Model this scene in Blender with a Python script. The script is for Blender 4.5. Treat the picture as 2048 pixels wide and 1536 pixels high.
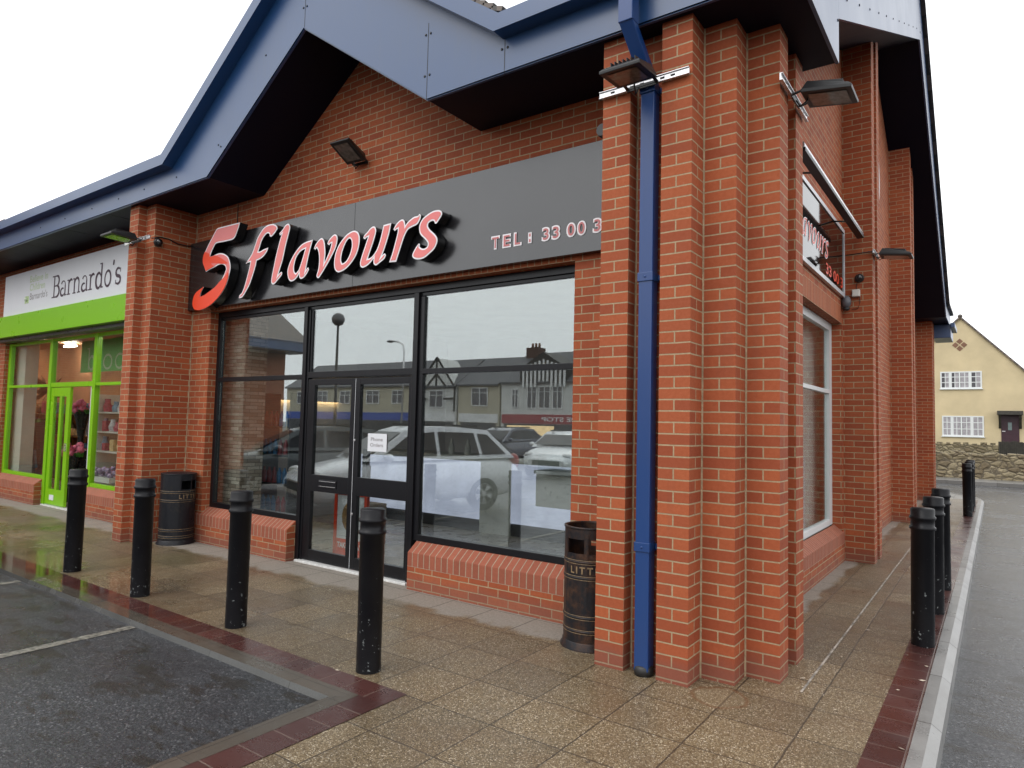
import bpy, bmesh, math, random
from mathutils import Vector, Matrix
random.seed(7)
for o in list(bpy.data.objects): bpy.data.objects.remove(o)
S = bpy.context.scene
COL = S.collection
R = math.radians

# ------------------------------------------------------------------ camera
HC = 1.64
cd = bpy.data.cameras.new("camera"); cam = bpy.data.objects.new("camera", cd); COL.objects.link(cam)
YAW, PIT, ROL, FPX = 0.623160929, 0.0586574028, 0.0235552723, 1348.27691
Fv = Vector((-math.sin(YAW)*math.cos(PIT), math.cos(YAW)*math.cos(PIT), math.sin(PIT)))
r0 = Vector((math.cos(YAW), math.sin(YAW), 0)); u0 = r0.cross(Fv)
Rv = math.cos(ROL)*r0 + math.sin(ROL)*u0; Uv = -math.sin(ROL)*r0 + math.cos(ROL)*u0
M = Matrix((Rv, Uv, -Fv)).transposed().to_4x4(); M.translation = Vector((0, 0, HC))
cam.matrix_world = M
cd.sensor_width = 36; cd.lens = FPX/2048*36; cd.clip_start = 0.05; cd.clip_end = 2000
S.camera = cam
CAMP = Vector((0, 0, HC))
def ray(x, y): return Fv + Rv*((x-1024)/FPX) - Uv*((y-768)/FPX)
def onY(x, y, Y): r = ray(x, y); return CAMP + r*(Y/r.y)
def onX(x, y, X): r = ray(x, y); return CAMP + r*(X/r.x)

# ------------------------------------------------------------------ world, sun, exposure
W = bpy.data.worlds.new("World"); S.world = W; W.use_nodes = True
nt = W.node_tree; nt.nodes.clear()
sky = nt.nodes.new("ShaderNodeTexSky"); sky.sky_type = 'NISHITA'; sky.sun_disc = False
SUN_EL, SUN_ROT = R(52), R(200)
sky.sun_elevation = SUN_EL; sky.sun_rotation = SUN_ROT; sky.air_density = 1.5; sky.dust_density = 6
hs = nt.nodes.new("ShaderNodeHueSaturation"); hs.inputs['Saturation'].default_value = 0.10
mx = nt.nodes.new("ShaderNodeMix"); mx.data_type = 'RGBA'; mx.inputs[0].default_value = 0.80
mx.inputs[7].default_value = (16.5, 16.8, 17.2, 1)          # even grey-white cloud cover
bg = nt.nodes.new("ShaderNodeBackground"); bg.inputs[1].default_value = 0.10
wo = nt.nodes.new("ShaderNodeOutputWorld")
nt.links.new(sky.outputs[0], hs.inputs['Color']); nt.links.new(hs.outputs[0], mx.inputs[6])
nt.links.new(mx.outputs[2], bg.inputs[0]); nt.links.new(bg.outputs[0], wo.inputs[0])
sl = bpy.data.lights.new("sun", 'SUN'); sl.energy = 0.6; sl.angle = R(40); sl.color = (1, .97, .93)
so = bpy.data.objects.new("sun", sl); COL.objects.link(so)
so.rotation_euler = (R(90)-SUN_EL, 0, math.pi - SUN_ROT)
S.view_settings.view_transform = 'Standard'; S.view_settings.look = 'None'
S.view_settings.exposure = 0.22; S.view_settings.gamma = 1
S.view_settings.use_curve_mapping = False
S.render.engine = 'CYCLES'
S.cycles.max_bounces = 8; S.cycles.glossy_bounces = 4; S.cycles.transparent_max_bounces = 12
S.cycles.caustics_reflective = False; S.cycles.caustics_refractive = False

# ------------------------------------------------------------------ materials
class NT:
    def __init__(s, name):
        s.m = bpy.data.materials.new(name); s.m.use_nodes = True
        s.t = s.m.node_tree; s.t.nodes.clear()
        s.out = s.t.nodes.new("ShaderNodeOutputMaterial")
    def n(s, typ, **kw):
        nd = s.t.nodes.new(typ)
        for k, v in kw.items():
            if k in nd.inputs: nd.inputs[k].default_value = v
            else: setattr(nd, k, v)
        return nd
    def l(s, a, b): s.t.links.new(a, b)
    def noise(s, vec, scale, detail=4, rough=.55):
        nd = s.n("ShaderNodeTexNoise"); nd.inputs['Scale'].default_value = scale
        nd.inputs['Detail'].default_value = detail; nd.inputs['Roughness'].default_value = rough
        if vec is not None: s.l(vec, nd.inputs['Vector'])
        return nd.outputs['Fac']
    def ramp(s, fac, stops, interp='LINEAR'):
        nd = s.n("ShaderNodeValToRGB"); cr = nd.color_ramp; cr.interpolation = interp
        while len(cr.elements) < len(stops): cr.elements.new(.5)
        for e, (p, c) in zip(cr.elements, stops):
            e.position = p; e.color = c if len(c) == 4 else (*c, 1)
        s.l(fac, nd.inputs[0]); return nd.outputs[0]
    def mix(s, fac, a, b, blend='MIX'):
        nd = s.n("ShaderNodeMix", data_type='RGBA', blend_type=blend)
        for i, v in ((0, fac), (6, a), (7, b)):
            if isinstance(v, (int, float)): nd.inputs[i].default_value = v
            elif isinstance(v, tuple): nd.inputs[i].default_value = v if len(v) == 4 else (*v, 1)
            else: s.l(v, nd.inputs[i])
        return nd.outputs[2]
    def math(s, op, a, b=0.0, c=0.0):
        nd = s.n("ShaderNodeMath", operation=op)
        for i, v in enumerate((a, b, c)):
            if isinstance(v, (int, float)): nd.inputs[i].default_value = v
            else: s.l(v, nd.inputs[i])
        return nd.outputs[0]
    def mapr(s, v, a, b, c, d):
        nd = s.n("ShaderNodeMapRange"); s.l(v, nd.inputs[0])
        for i, q in enumerate((a, b, c, d)): nd.inputs[i+1].default_value = q
        return nd.outputs[0]
    def bump(s, h, strength=.3, dist=.01, nrm=None):
        nd = s.n("ShaderNodeBump"); nd.inputs['Strength'].default_value = strength
        nd.inputs['Distance'].default_value = dist; s.l(h, nd.inputs['Height'])
        if nrm is not None: s.l(nrm, nd.inputs['Normal'])
        return nd.outputs[0]
    def geo(s): return s.n("ShaderNodeNewGeometry").outputs['Position']
    def obj(s): return s.n("ShaderNodeTexCoord").outputs['Object']
    def uv(s): return s.n("ShaderNodeTexCoord").outputs['UV']
    def sep(s, v):
        nd = s.n("ShaderNodeSeparateXYZ"); s.l(v, nd.inputs[0]); return nd.outputs
    def pbr(s, col=None, rough=.5, metal=0, nrm=None, spec=.5, coat=0, **kw):
        p = s.n("ShaderNodeBsdfPrincipled")
        for k, v in (('Base Color', col), ('Roughness', rough), ('Metallic', metal), ('Normal', nrm),
                     ('Specular IOR Level', spec), ('Coat Weight', coat), *kw.items()):
            if v is None: continue
            if isinstance(v, (int, float)): p.inputs[k].default_value = v
            elif isinstance(v, tuple): p.inputs[k].default_value = v if len(v) == 4 else (*v, 1)
            else: s.l(v, p.inputs[k])
        s.l(p.outputs[0], s.out.inputs[0]); return p

MAT = {}
def simple(name, col, rough=.5, metal=0, var=.15, scale=6, spec=.5, coat=0, bumpk=0, rvar=.1, **kw):
    t = NT(name); P = t.obj()
    f = t.noise(P, scale, 5)
    lo = tuple(c*(1-var) for c in col); hi = tuple(min(1, c*(1+var)) for c in col)
    c = t.ramp(f, [(.3, lo), (.7, hi)])
    r = t.mapr(t.noise(P, scale*2.3, 3), .3, .7, max(.02, rough-rvar), min(1, rough+rvar))
    nrm = t.bump(t.noise(P, scale*12, 3), bumpk, .004) if bumpk else None
    t.pbr(c, r, metal, nrm, spec, coat, **kw)
    MAT[name] = t.m; return t.m

def brick_mat(name, c1, c2, mortar, bw=.225, rh=.075, ms=.0052, off=.5, stain=True, rough=.8, uvr=False):
    t = NT(name); uv = t.uv(); P = t.geo()
    wob = t.n("ShaderNodeVectorMath", operation='ADD')
    nz = t.n("ShaderNodeTexNoise"); nz.inputs['Scale'].default_value = 9; nz.inputs['Detail'].default_value = 2
    t.l(P, nz.inputs['Vector'])
    sc = t.n("ShaderNodeVectorMath", operation='MULTIPLY_ADD')
    t.l(nz.outputs['Color'], sc.inputs[0]); sc.inputs[1].default_value = (.004, .004, 0); sc.inputs[2].default_value = (-.002, -.002, 0)
    t.l(uv, wob.inputs[0]); t.l(sc.outputs[0], wob.inputs[1])
    b = t.n("ShaderNodeTexBrick", offset=off, offset_frequency=2, squash=1)
    b.inputs['Scale'].default_value = 1; b.inputs['Brick Width'].default_value = bw; b.inputs['Row Height'].default_value = rh
    b.inputs['Mortar Size'].default_value = ms; b.inputs['Mortar Smooth'].default_value = .12; b.inputs['Bias'].default_value = 0
    b.inputs['Color1'].default_value = (0, 0, 0, 1); b.inputs['Color2'].default_value = (1, 1, 1, 1); b.inputs['Mortar'].default_value = (.5, .5, .5, 1)
    t.l(wob.outputs[0], b.inputs['Vector'])
    per = t.ramp(b.outputs['Color'], [(0, c1), (.55, tuple((x+y)/2 for x, y in zip(c1, c2))), (1, c2)])
    f1 = t.noise(P, 42, 6, .7); f2 = t.noise(P, 2.2, 4)
    col = t.mix(t.mapr(f1, .3, .75, 0, .34), per, tuple(x*.62 for x in c1))
    col = t.mix(t.mapr(f2, .35, .75, 0, .30), col, tuple(x*.72 for x in c2))
    mo = t.mix(t.mapr(t.noise(P, 60, 4), .3, .7, 0, 1), tuple(x*.72 for x in mortar), mortar)
    mo = t.mix(t.mapr(t.noise(P, 3.1, 3), .4, .8, 0, .5), mo, tuple(x*.6 for x in mortar))
    col = t.mix(b.outputs['Fac'], col, mo)
    if stain:   # damp, dirty bottom courses and patches of lime bloom
        z = t.sep(P)[2]
        zz = t.math('ADD', z, t.math('MULTIPLY', t.noise(P, 7, 5), .16))
        col = t.mix(t.mapr(zz, .27, .15, 0, .42), col, (.16, .085, .07))
        vst = t.n("ShaderNodeMapping"); vst.inputs['Scale'].default_value = (9, 9, .7); t.l(P, vst.inputs['Vector'])
        col = t.mix(t.mapr(t.noise(vst.outputs[0], 1.0, 5), .60, .8, 0, .22), col, (.12, .06, .05))
        col = t.mix(t.mapr(t.noise(P, 11, 6, .7), .70, .80, 0, .22), col, (.6, .45, .38))
    h = t.math('MULTIPLY_ADD', t.math('SUBTRACT', 1.0, b.outputs['Fac']), 1.0, t.math('MULTIPLY', f1, .22))
    t.pbr(col, t.mapr(f1, .3, .7, rough-.12, rough+.1), nrm=t.bump(h, .55, .006), spec=.35)
    MAT[name] = t.m; return t.m

BR1, BR2, MOR = (.330, .078, .030), (.430, .112, .040), (.46, .34, .205)
brick_mat('red_brick', (.295, .064, .026), (.440, .112, .040), MOR); simple('mortar', (.40, .30, .19), .85, var=.25, scale=25)
brick_mat('brick_on_edge', BR1, BR2, MOR, off=0.0)
brick_mat('plinth_brick', (.30, .088, .050), (.375, .112, .064), (.42, .32, .23), off=0.0)
brick_mat('stone_slips', (.30, .22, .16), (.85, .74, .62), (.10, .085, .07), bw=.19, rh=.048, ms=.003, off=.37, stain=False)

def paint(name, col, rough, spec=.5, coat=0, dirt=(.1, .1, .09), dk=.12, grain=.04, ior=1.5):
    t = NT(name); P = t.geo()
    f = t.noise(P, 1.7, 6, .6)
    st = t.n("ShaderNodeMapping"); st.inputs['Scale'].default_value = (11, 11, .8); t.l(P, st.inputs['Vector'])
    c = t.mix(t.mapr(f, .35, .75, 0, dk), col, dirt)
    c = t.mix(t.mapr(t.noise(st.outputs[0], 1.0, 5), .58, .78, 0, dk), c, dirt)
    r = t.mapr(t.noise(P, 1.5, 3), .3, .7, max(.03, rough-.02), rough+.03)
    t.pbr(c, r, nrm=t.bump(t.noise(P, 3.0, 2), grain, .02), spec=spec, coat=coat, IOR=ior)
    MAT[name] = t.m; return t.m
paint('blue_metal', (.012, .056, .165), .30, spec=.5, ior=1.76, dirt=(.05, .07, .10), dk=.16, grain=.03)
paint('blue_pipe', (.008, .045, .175), .30, spec=.6, dirt=(.05, .06, .1))
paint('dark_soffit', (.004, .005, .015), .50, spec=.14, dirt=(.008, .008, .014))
paint('black_frame', (.006, .006, .008), .30, spec=.35, dirt=(.05, .05, .05), dk=.06)
paint('black_gloss', (.012, .012, .014), .22, spec=.5, ior=1.85, dirt=(.07, .07, .075), dk=.14, grain=.02)
paint('mirror_black', (.004, .004, .005), .03, spec=.8, dk=.03, grain=.0)
paint('letter_black', (.006, .006, .007), .10, spec=.8, dk=.03, grain=.0)
paint('green_paint', (.21, .50, .008), .28, spec=.5, dirt=(.1, .25, .02), dk=.03, grain=.01)
paint('white_board', (.74, .75, .78), .40, spec=.5, dirt=(.5, .5, .5), dk=.12)
paint('white_frame', (.72, .74, .74), .32, spec=.5, dirt=(.4, .4, .38))
paint('silver_trim', (.62, .63, .65), .25, spec=.8, dirt=(.3, .3, .3))
paint('letter_pink', (.80, .20, .19), .38, dirt=(.75, .25, .22), dk=.10)
paint('letter_red', (.80, .055, .012), .32, dirt=(.7, .08, .03), dk=.15)
paint('letter_white', (.88, .84, .86), .35, dirt=(.8, .75, .75), dk=.1)
paint('number_pink', (.55, .17, .17), .4, dirt=(.6, .25, .25))
paint('flood_black', (.012, .012, .013), .42, dirt=(.05, .05, .045), dk=.2)
simple('galvanised', (.72, .71, .72), .28, .75, var=.12, scale=20)
simple('lens_glass', (.16, .14, .12), .12, var=.3, scale=25, spec=.8)
simple('cable_black', (.01, .01, .01), .5)
simple('plastic_grey', (.62, .60, .55), .5)
simple('bulkhead_grey', (.10, .10, .11), .35)
simple('ink_plum', (.045, .018, .035), .5)
simple('ink_green', (.42, .55, .25), .5, var=.08)
simple('ink_pale_green', (.55, .63, .46), .5, var=.08)
simple('ink_grey', (.35, .33, .34), .5)

def bollard_mat():
    t = NT('bollard_paint'); P = t.obj()
    oi = t.n("ShaderNodeObjectInfo").outputs['Random']
    of = t.n("ShaderNodeVectorMath", operation='ADD'); cmb = t.n("ShaderNodeCombineXYZ")
    t.l(t.math('MULTIPLY', oi, 37.0), cmb.inputs[0]); t.l(t.math('MULTIPLY', oi, 91.0), cmb.inputs[2])
    t.l(P, of.inputs[0]); t.l(cmb.outputs[0], of.inputs[1]); Q = of.outputs[0]
    z = t.sep(P)[2]
    n = t.noise(Q, 26, 6, .65)
    low = t.mapr(z, 0.0, .8, .10, .0)
    chip = t.math('GREATER_THAN', t.math('ADD', n, low), .715)
    fine = t.math('GREATER_THAN', t.noise(Q, 95, 3), .755)
    c = t.mix(t.mapr(t.noise(Q, 4, 5), .3, .75, 0, .5), (.006, .006, .008), (.016, .016, .017))
    c = t.mix(fine, c, (.12, .12, .12)); c = t.mix(chip, c, (.20, .22, .22))
    t.pbr(c, t.mapr(t.noise(Q, 9, 4), .3, .7, .28, .5), nrm=t.bump(t.noise(Q, 60, 4), .12, .004), spec=.22)
    MAT['bollard_paint'] = t.m
bollard_mat()
def rusty(name, base, rust, amt):
    t = NT(name); P = t.obj()
    n = t.noise(P, 5, 8, .7); n2 = t.noise(P, 30, 6, .7)
    z = t.sep(P)[2]
    k = t.math('ADD', n, t.math('MULTIPLY', n2, .35))
    k = t.mapr(k, .78-amt, .98-amt, 0, 1)
    c = t.mix(k, base, t.ramp(n2, [(.3, tuple(x*.4 for x in rust)), (.7, rust)]))
    st = t.n("ShaderNodeMapping"); st.inputs['Scale'].default_value = (18, 18, 1.2); t.l(P, st.inputs['Vector'])
    c = t.mix(t.mapr(t.noise(st.outputs[0], 1, 5), .55, .75, 0, .5), c, tuple(x*.6 for x in rust))
    t.pbr(c, t.mapr(n2, .3, .7, .25, .6), nrm=t.bump(n2, .2, .004), spec=.3)
    MAT[name] = t.m
rusty('bin_black', (.009, .010, .014), (.035, .03, .026), .08)
rusty('bin_rusty', (.012, .012, .015), (.085, .040, .022), .15)
simple('bin_gold', (.22, .15, .08), .5, var=.4, scale=40)
simple('bin_hole', (.003, .003, .003), .8)

# ---- ground materials
def flags():
    t = NT('wet_flagstones'); P = t.geo(); s = t.sep(P)
    mp = t.n("ShaderNodeMapping"); mp.inputs['Location'].default_value = (-.015, -.295+.0, 0); t.l(P, mp.inputs['Vector'])
    b = t.n("ShaderNodeTexBrick", offset=0.0, offset_frequency=2)
    b.inputs['Scale'].default_value = 1; b.inputs['Brick Width'].default_value = .455; b.inputs['Row Height'].default_value = .455
    b.inputs['Mortar Size'].default_value = .0055; b.inputs['Mortar Smooth'].default_value = .2
    b.inputs['Color1'].default_value = (0, 0, 0, 1); b.inputs['Color2'].default_value = (1, 1, 1, 1)
    wob = t.n("ShaderNodeTexNoise"); wob.inputs['Scale'].default_value = 6; t.l(P, wob.inputs['Vector'])
    sc = t.n("ShaderNodeVectorMath", operation='MULTIPLY_ADD'); t.l(wob.outputs['Color'], sc.inputs[0])
    sc.inputs[1].default_value = (.012, .012, 0); t.l(mp.outputs[0], sc.inputs[2])
    t.l(sc.outputs[0], b.inputs['Vector'])
    vo = t.n("ShaderNodeTexVoronoi"); vo.inputs['Scale'].default_value = 190; t.l(P, vo.inputs['Vector'])
    spk = t.sep(vo.outputs['Color'])[0]
    n2 = t.noise(P, 90, 4, .6); n3 = t.noise(P, 1.3, 6, .6); n4 = t.noise(P, .5, 4)
    agg = t.ramp(spk, [(0, (.050, .034, .018)), (.35, (.118, .083, .044)), (.72, (.188, .138, .078)), (.92, (.30, .245, .16)), (1, (.58, .52, .42))])
    per = t.mix(b.outputs['Color'], (.74, .73, .73), (1.20, 1.19, 1.16))
    c = t.mix(1.0, agg, per, 'MULTIPLY')
    c = t.mix(t.mapr(n3, .40, .72, 0, .42), c, (.075, .060, .043))
    c = t.mix(t.mapr(t.noise(P, 2.3, 5), .50, .74, 0, .36), c, (.115, .066, .034))
    # green noise patches, stronger and smoother towards the left end
    green_k = t.math('MULTIPLY', t.mapr(s[0], -6.5, -10.5, 0, 1), t.mapr(t.noise(P, 1.1, 4), .42, .66, 0, .75))
    c = t.mix(green_k, c, (.07, .085, .02))
    # concrete edge slab kept dry by the eaves, ragged edge
    dz = t.math('ADD', s[1], t.math('MULTIPLY_ADD', t.noise(P, 3.2, 6, .65), .55, -.275))
    inner = t.mapr(s[0], -1.9, -2.1, 0, 1)
    dry = t.math('MULTIPLY', t.mapr(dz, 4.45, 4.54, 0, .92), inner)
    drys = t.math('MULTIPLY', t.mapr(t.math('ADD', s[0], t.math('MULTIPLY_ADD', t.noise(P, 3.2, 6), .24, -.12)), -1.42, -1.48, 0, .85), t.mapr(s[1], 5.2, 5.4, 0, 1))
    dry = t.math('MAXIMUM', dry, drys)
    dc = t.ramp(t.noise(P, 45, 6, .7), [(.3, (.20, .175, .145)), (.7, (.34, .305, .265))])
    c = t.mix(dry, c, dc)
    gum = t.n("ShaderNodeTexVoronoi"); gum.inputs['Scale'].default_value = 2.6; gum.inputs['Randomness'].default_value = 1; t.l(P, gum.inputs['Vector'])
    gw = t.math('ADD', gum.outputs['Distance'], t.math('MULTIPLY', n2, .035))
    gs = t.math('MULTIPLY', t.math('LESS_THAN', gw, .055), t.math('GREATER_THAN', t.sep(gum.outputs['Color'])[1], .55))
    c = t.mix(t.math('MULTIPLY', gs, .7), c, t.mix(t.math('GREATER_THAN', t.sep(gum.outputs['Color'])[0], .6), (.42, .39, .35), (.05, .045, .04)))
    c = t.mix(t.math('MULTIPLY', b.outputs['Fac'], .68), c, (.030, .022, .016))
    dv = t.n('ShaderNodeVectorMath', operation='DISTANCE'); t.l(P, dv.inputs[0]); dv.inputs[1].default_value = (-1.40, 4.20, 0)
    rg = t.math('ADD', dv.outputs['Value'], t.math('MULTIPLY_ADD', t.noise(P, 9, 4), .10, -.05))
    c = t.mix(t.math('MULTIPLY', t.math('LESS_THAN', rg, .15), .25), c, (.24, .18, .11))
    c = t.mix(t.mapr(t.math('ABSOLUTE', t.math('SUBTRACT', rg, .16)), 0, .02, .6, 0), c, (.12, .045, .015))
    r = t.mapr(t.math('ADD', n3, t.math('MULTIPLY', n2, .25)), .45, .85, .50, .24)
    r = t.math('ADD', r, t.math('MULTIPLY', green_k, -.18))
    pud = t.math('MULTIPLY', t.mapr(s[0], -4.6, -7.0, 0, 1), t.math('MULTIPLY', t.mapr(s[1], 3.9, 3.2, 0, 1), t.mapr(t.noise(P, 1.2, 4), .40, .55, 0, 1)))
    r = t.math('ADD', r, t.math('MULTIPLY', pud, -.3))
    r = t.math('MAXIMUM', t.math('ADD', r, t.math('MULTIPLY', dry, .4)), .05)
    h = t.math('MULTIPLY', t.math('MULTIPLY_ADD', b.outputs['Fac'], -1.2, t.math('MULTIPLY', spk, .55)), t.math('SUBTRACT', 1.0, t.math('MULTIPLY', pud, .9)))
    t.pbr(c, r, nrm=t.bump(h, .35, .006), spec=.5)
    MAT['wet_flagstones'] = t.m
flags()
def asphalt(name, wet):
    t = NT(name); P = t.geo()
    vo = t.n("ShaderNodeTexVoronoi"); vo.inputs['Scale'].default_value = 105; t.l(P, vo.inputs['Vector'])
    spk = t.sep(vo.outputs['Color'])[0]; n1 = t.noise(P, .9, 6, .6); n2 = t.noise(P, 60, 5, .7)
    c = t.ramp(spk, [(0, (.009, .010, .012)), (.5, (.026, .028, .032)), (.90, (.056, .058, .064)), (1, (.16, .16, .165))])
    c = t.mix(t.mapr(n1, .35, .7, 0, .6), c, (.022, .023, .027))
    mp = t.n("ShaderNodeMapping"); mp.inputs['Scale'].default_value = (1.5, 4.2, 1); mp.inputs['Rotation'].default_value = (0, 0, .35); t.l(P, mp.inputs['Vector'])
    oil = t.mapr(t.noise(mp.outputs[0], 1.25, 7, .66), .535, .575, 0, .85)
    c = t.mix(oil, c, (.014, .011, .008))
    dots = t.n("ShaderNodeTexVoronoi"); dots.inputs['Scale'].default_value = 4.5; t.l(P, dots.inputs['Vector'])
    ds = t.math('MULTIPLY', t.math('LESS_THAN', t.math('ADD', dots.outputs['Distance'], t.math('MULTIPLY', n2, .04)), .058), t.math('GREATER_THAN', t.sep(dots.outputs['Color'])[1], .62))
    c = t.mix(t.math('MULTIPLY', ds, .8), c, (.33, .30, .27))
    r = t.mapr(t.math('ADD', n1, t.math('MULTIPLY', t.noise(P, 5, 5), .5)), .55, 1.0, .52-wet, .16)
    h = t.math('MULTIPLY_ADD', spk, .7, t.math('MULTIPLY', n2, .6))
    t.pbr(c, r, nrm=t.bump(h, .9-wet*1.5, .011), spec=.5)
    MAT[name] = t.m
asphalt('car_park_asphalt', .0); asphalt('road_asphalt', .20)
def blocks(name, bw, rh, c1, c2, joint, rough, ms=.003, off=0.0):
    t = NT(name); P = t.geo(); uv = t.uv()
    b = t.n("ShaderNodeTexBrick", offset=off, offset_frequency=2)
    b.inputs['Scale'].default_value = 1; b.inputs['Brick Width'].default_value = bw; b.inputs['Row Height'].default_value = rh
    b.inputs['Mortar Size'].default_value = ms; b.inputs['Mortar Smooth'].default_value = .3
    b.inputs['Color1'].default_value = (*c1, 1); b.inputs['Color2'].default_value = (*c2, 1); b.inputs['Mortar'].default_value = (*joint, 1)
    t.l(uv, b.inputs['Vector'])
    n = t.noise(P, 70, 6, .7); n2 = t.noise(P, 3, 5)
    c = t.mix(t.mapr(n, .35, .75, 0, .4), b.outputs['Color'], tuple(x*.5 for x in c1))
    c = t.mix(t.mapr(n2, .45, .75, 0, .5), c, tuple(x*.55 for x in c2))
    r = t.mapr(t.math('ADD', n2, t.math('MULTIPLY', n, .3)), .4, .9, rough+.15, max(.12, rough-.14))
    s = t.sep(P)
    pud = t.math('MULTIPLY', t.mapr(s[0], -4.2, -6.5, 0, 1), t.mapr(t.noise(P, 1.2, 4), .36, .5, 0, 1))
    r = t.math('MAXIMUM', t.math('ADD', r, t.math('MULTIPLY', pud, -.3)), .04)
    h = t.math('MULTIPLY', t.math('MULTIPLY_ADD', b.outputs['Fac'], -1, t.math('MULTIPLY', n, .4)), t.math('SUBTRACT', 1.0, t.math('MULTIPLY', pud, .92)))
    t.pbr(c, r, nrm=t.bump(h, .35, .005), spec=.5)
    MAT[name] = t.m
blocks('red_blocks', .205, .40, (.052, .020, .018), (.088, .031, .026), (.15, .105, .085), .30, .0045)
blocks('front_kerb_stone', .90, .40, (.070, .058, .045), (.092, .076, .060), (.03, .026, .022), .34); blocks('kerb_edge_sheen', .90, .40, (.075, .075, .07), (.11, .11, .105), (.04, .036, .03), .45)  # front bevel is paler: the wet edge's sky reflection put into its colour
blocks('side_kerb_stone', .915, .40, (.15, .145, .135), (.27, .265, .255), (.04, .036, .032), .34, .007); blocks('side_kerb_edge', .915, .40, (.19, .185, .175), (.30, .295, .285), (.04, .036, .032), .38, .007)
simple('line_paint', (.155, .145, .122), .5, var=.75, scale=28)
simple('ground_earth', (.10, .095, .085), .8, var=.3, scale=1)
simple('threshold_white', (.66, .66, .64), .4, var=.15, scale=20)

def glass(name, tint=(.80, .86, .84), refl=.16, ior=1.6):
    t = NT(name)
    tr = t.n("ShaderNodeBsdfTransparent"); tr.inputs[0].default_value = (*tint, 1)
    gl = t.n("ShaderNodeBsdfGlossy"); gl.inputs['Roughness'].default_value = 0.0; gl.inputs[0].default_value = (.92, .97, .97, 1)
    wv = t.bump(t.noise(t.geo(), .9, 1), .015, .05); t.l(wv, gl.inputs['Normal'])
    lw = t.n("ShaderNodeLayerWeight"); lw.inputs[0].default_value = .5
    k = t.math('MULTIPLY_ADD', t.math('POWER', lw.outputs['Facing'], 5.0), 1-refl, refl)      # Schlick, the same on both faces of the pane
    m = t.n("ShaderNodeMixShader"); t.l(k, m.inputs[0]); t.l(tr.outputs[0], m.inputs[1]); t.l(gl.outputs[0], m.inputs[2])
    t.l(m.outputs[0], t.out.inputs[0]); MAT[name] = t.m
glass('shop_glass', (.96,.99,.98), refl=.205); glass('neighbour_glass', (.93, .96, .94), .05); glass('side_glass', (.93, .95, .94), .08)
def emit(name, col, s):
    t = NT(name); e = t.n("ShaderNodeEmission"); e.inputs[0].default_value = (*col, 1)
    f = t.mapr(t.noise(t.obj(), 3, 3), .3, .7, s*.85, s*1.15); t.l(f, e.inputs[1]); t.l(e.outputs[0], t.out.inputs[0]); MAT[name] = t.m
emit('led_warm', (1, .68, .34), 9.0); emit('tube_white', (1, .93, .84), 48); emit('counter_light', (.74, .79, 1.0), .52)
emit('shop_lit', (1, .72, .38), 1.4)

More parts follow.
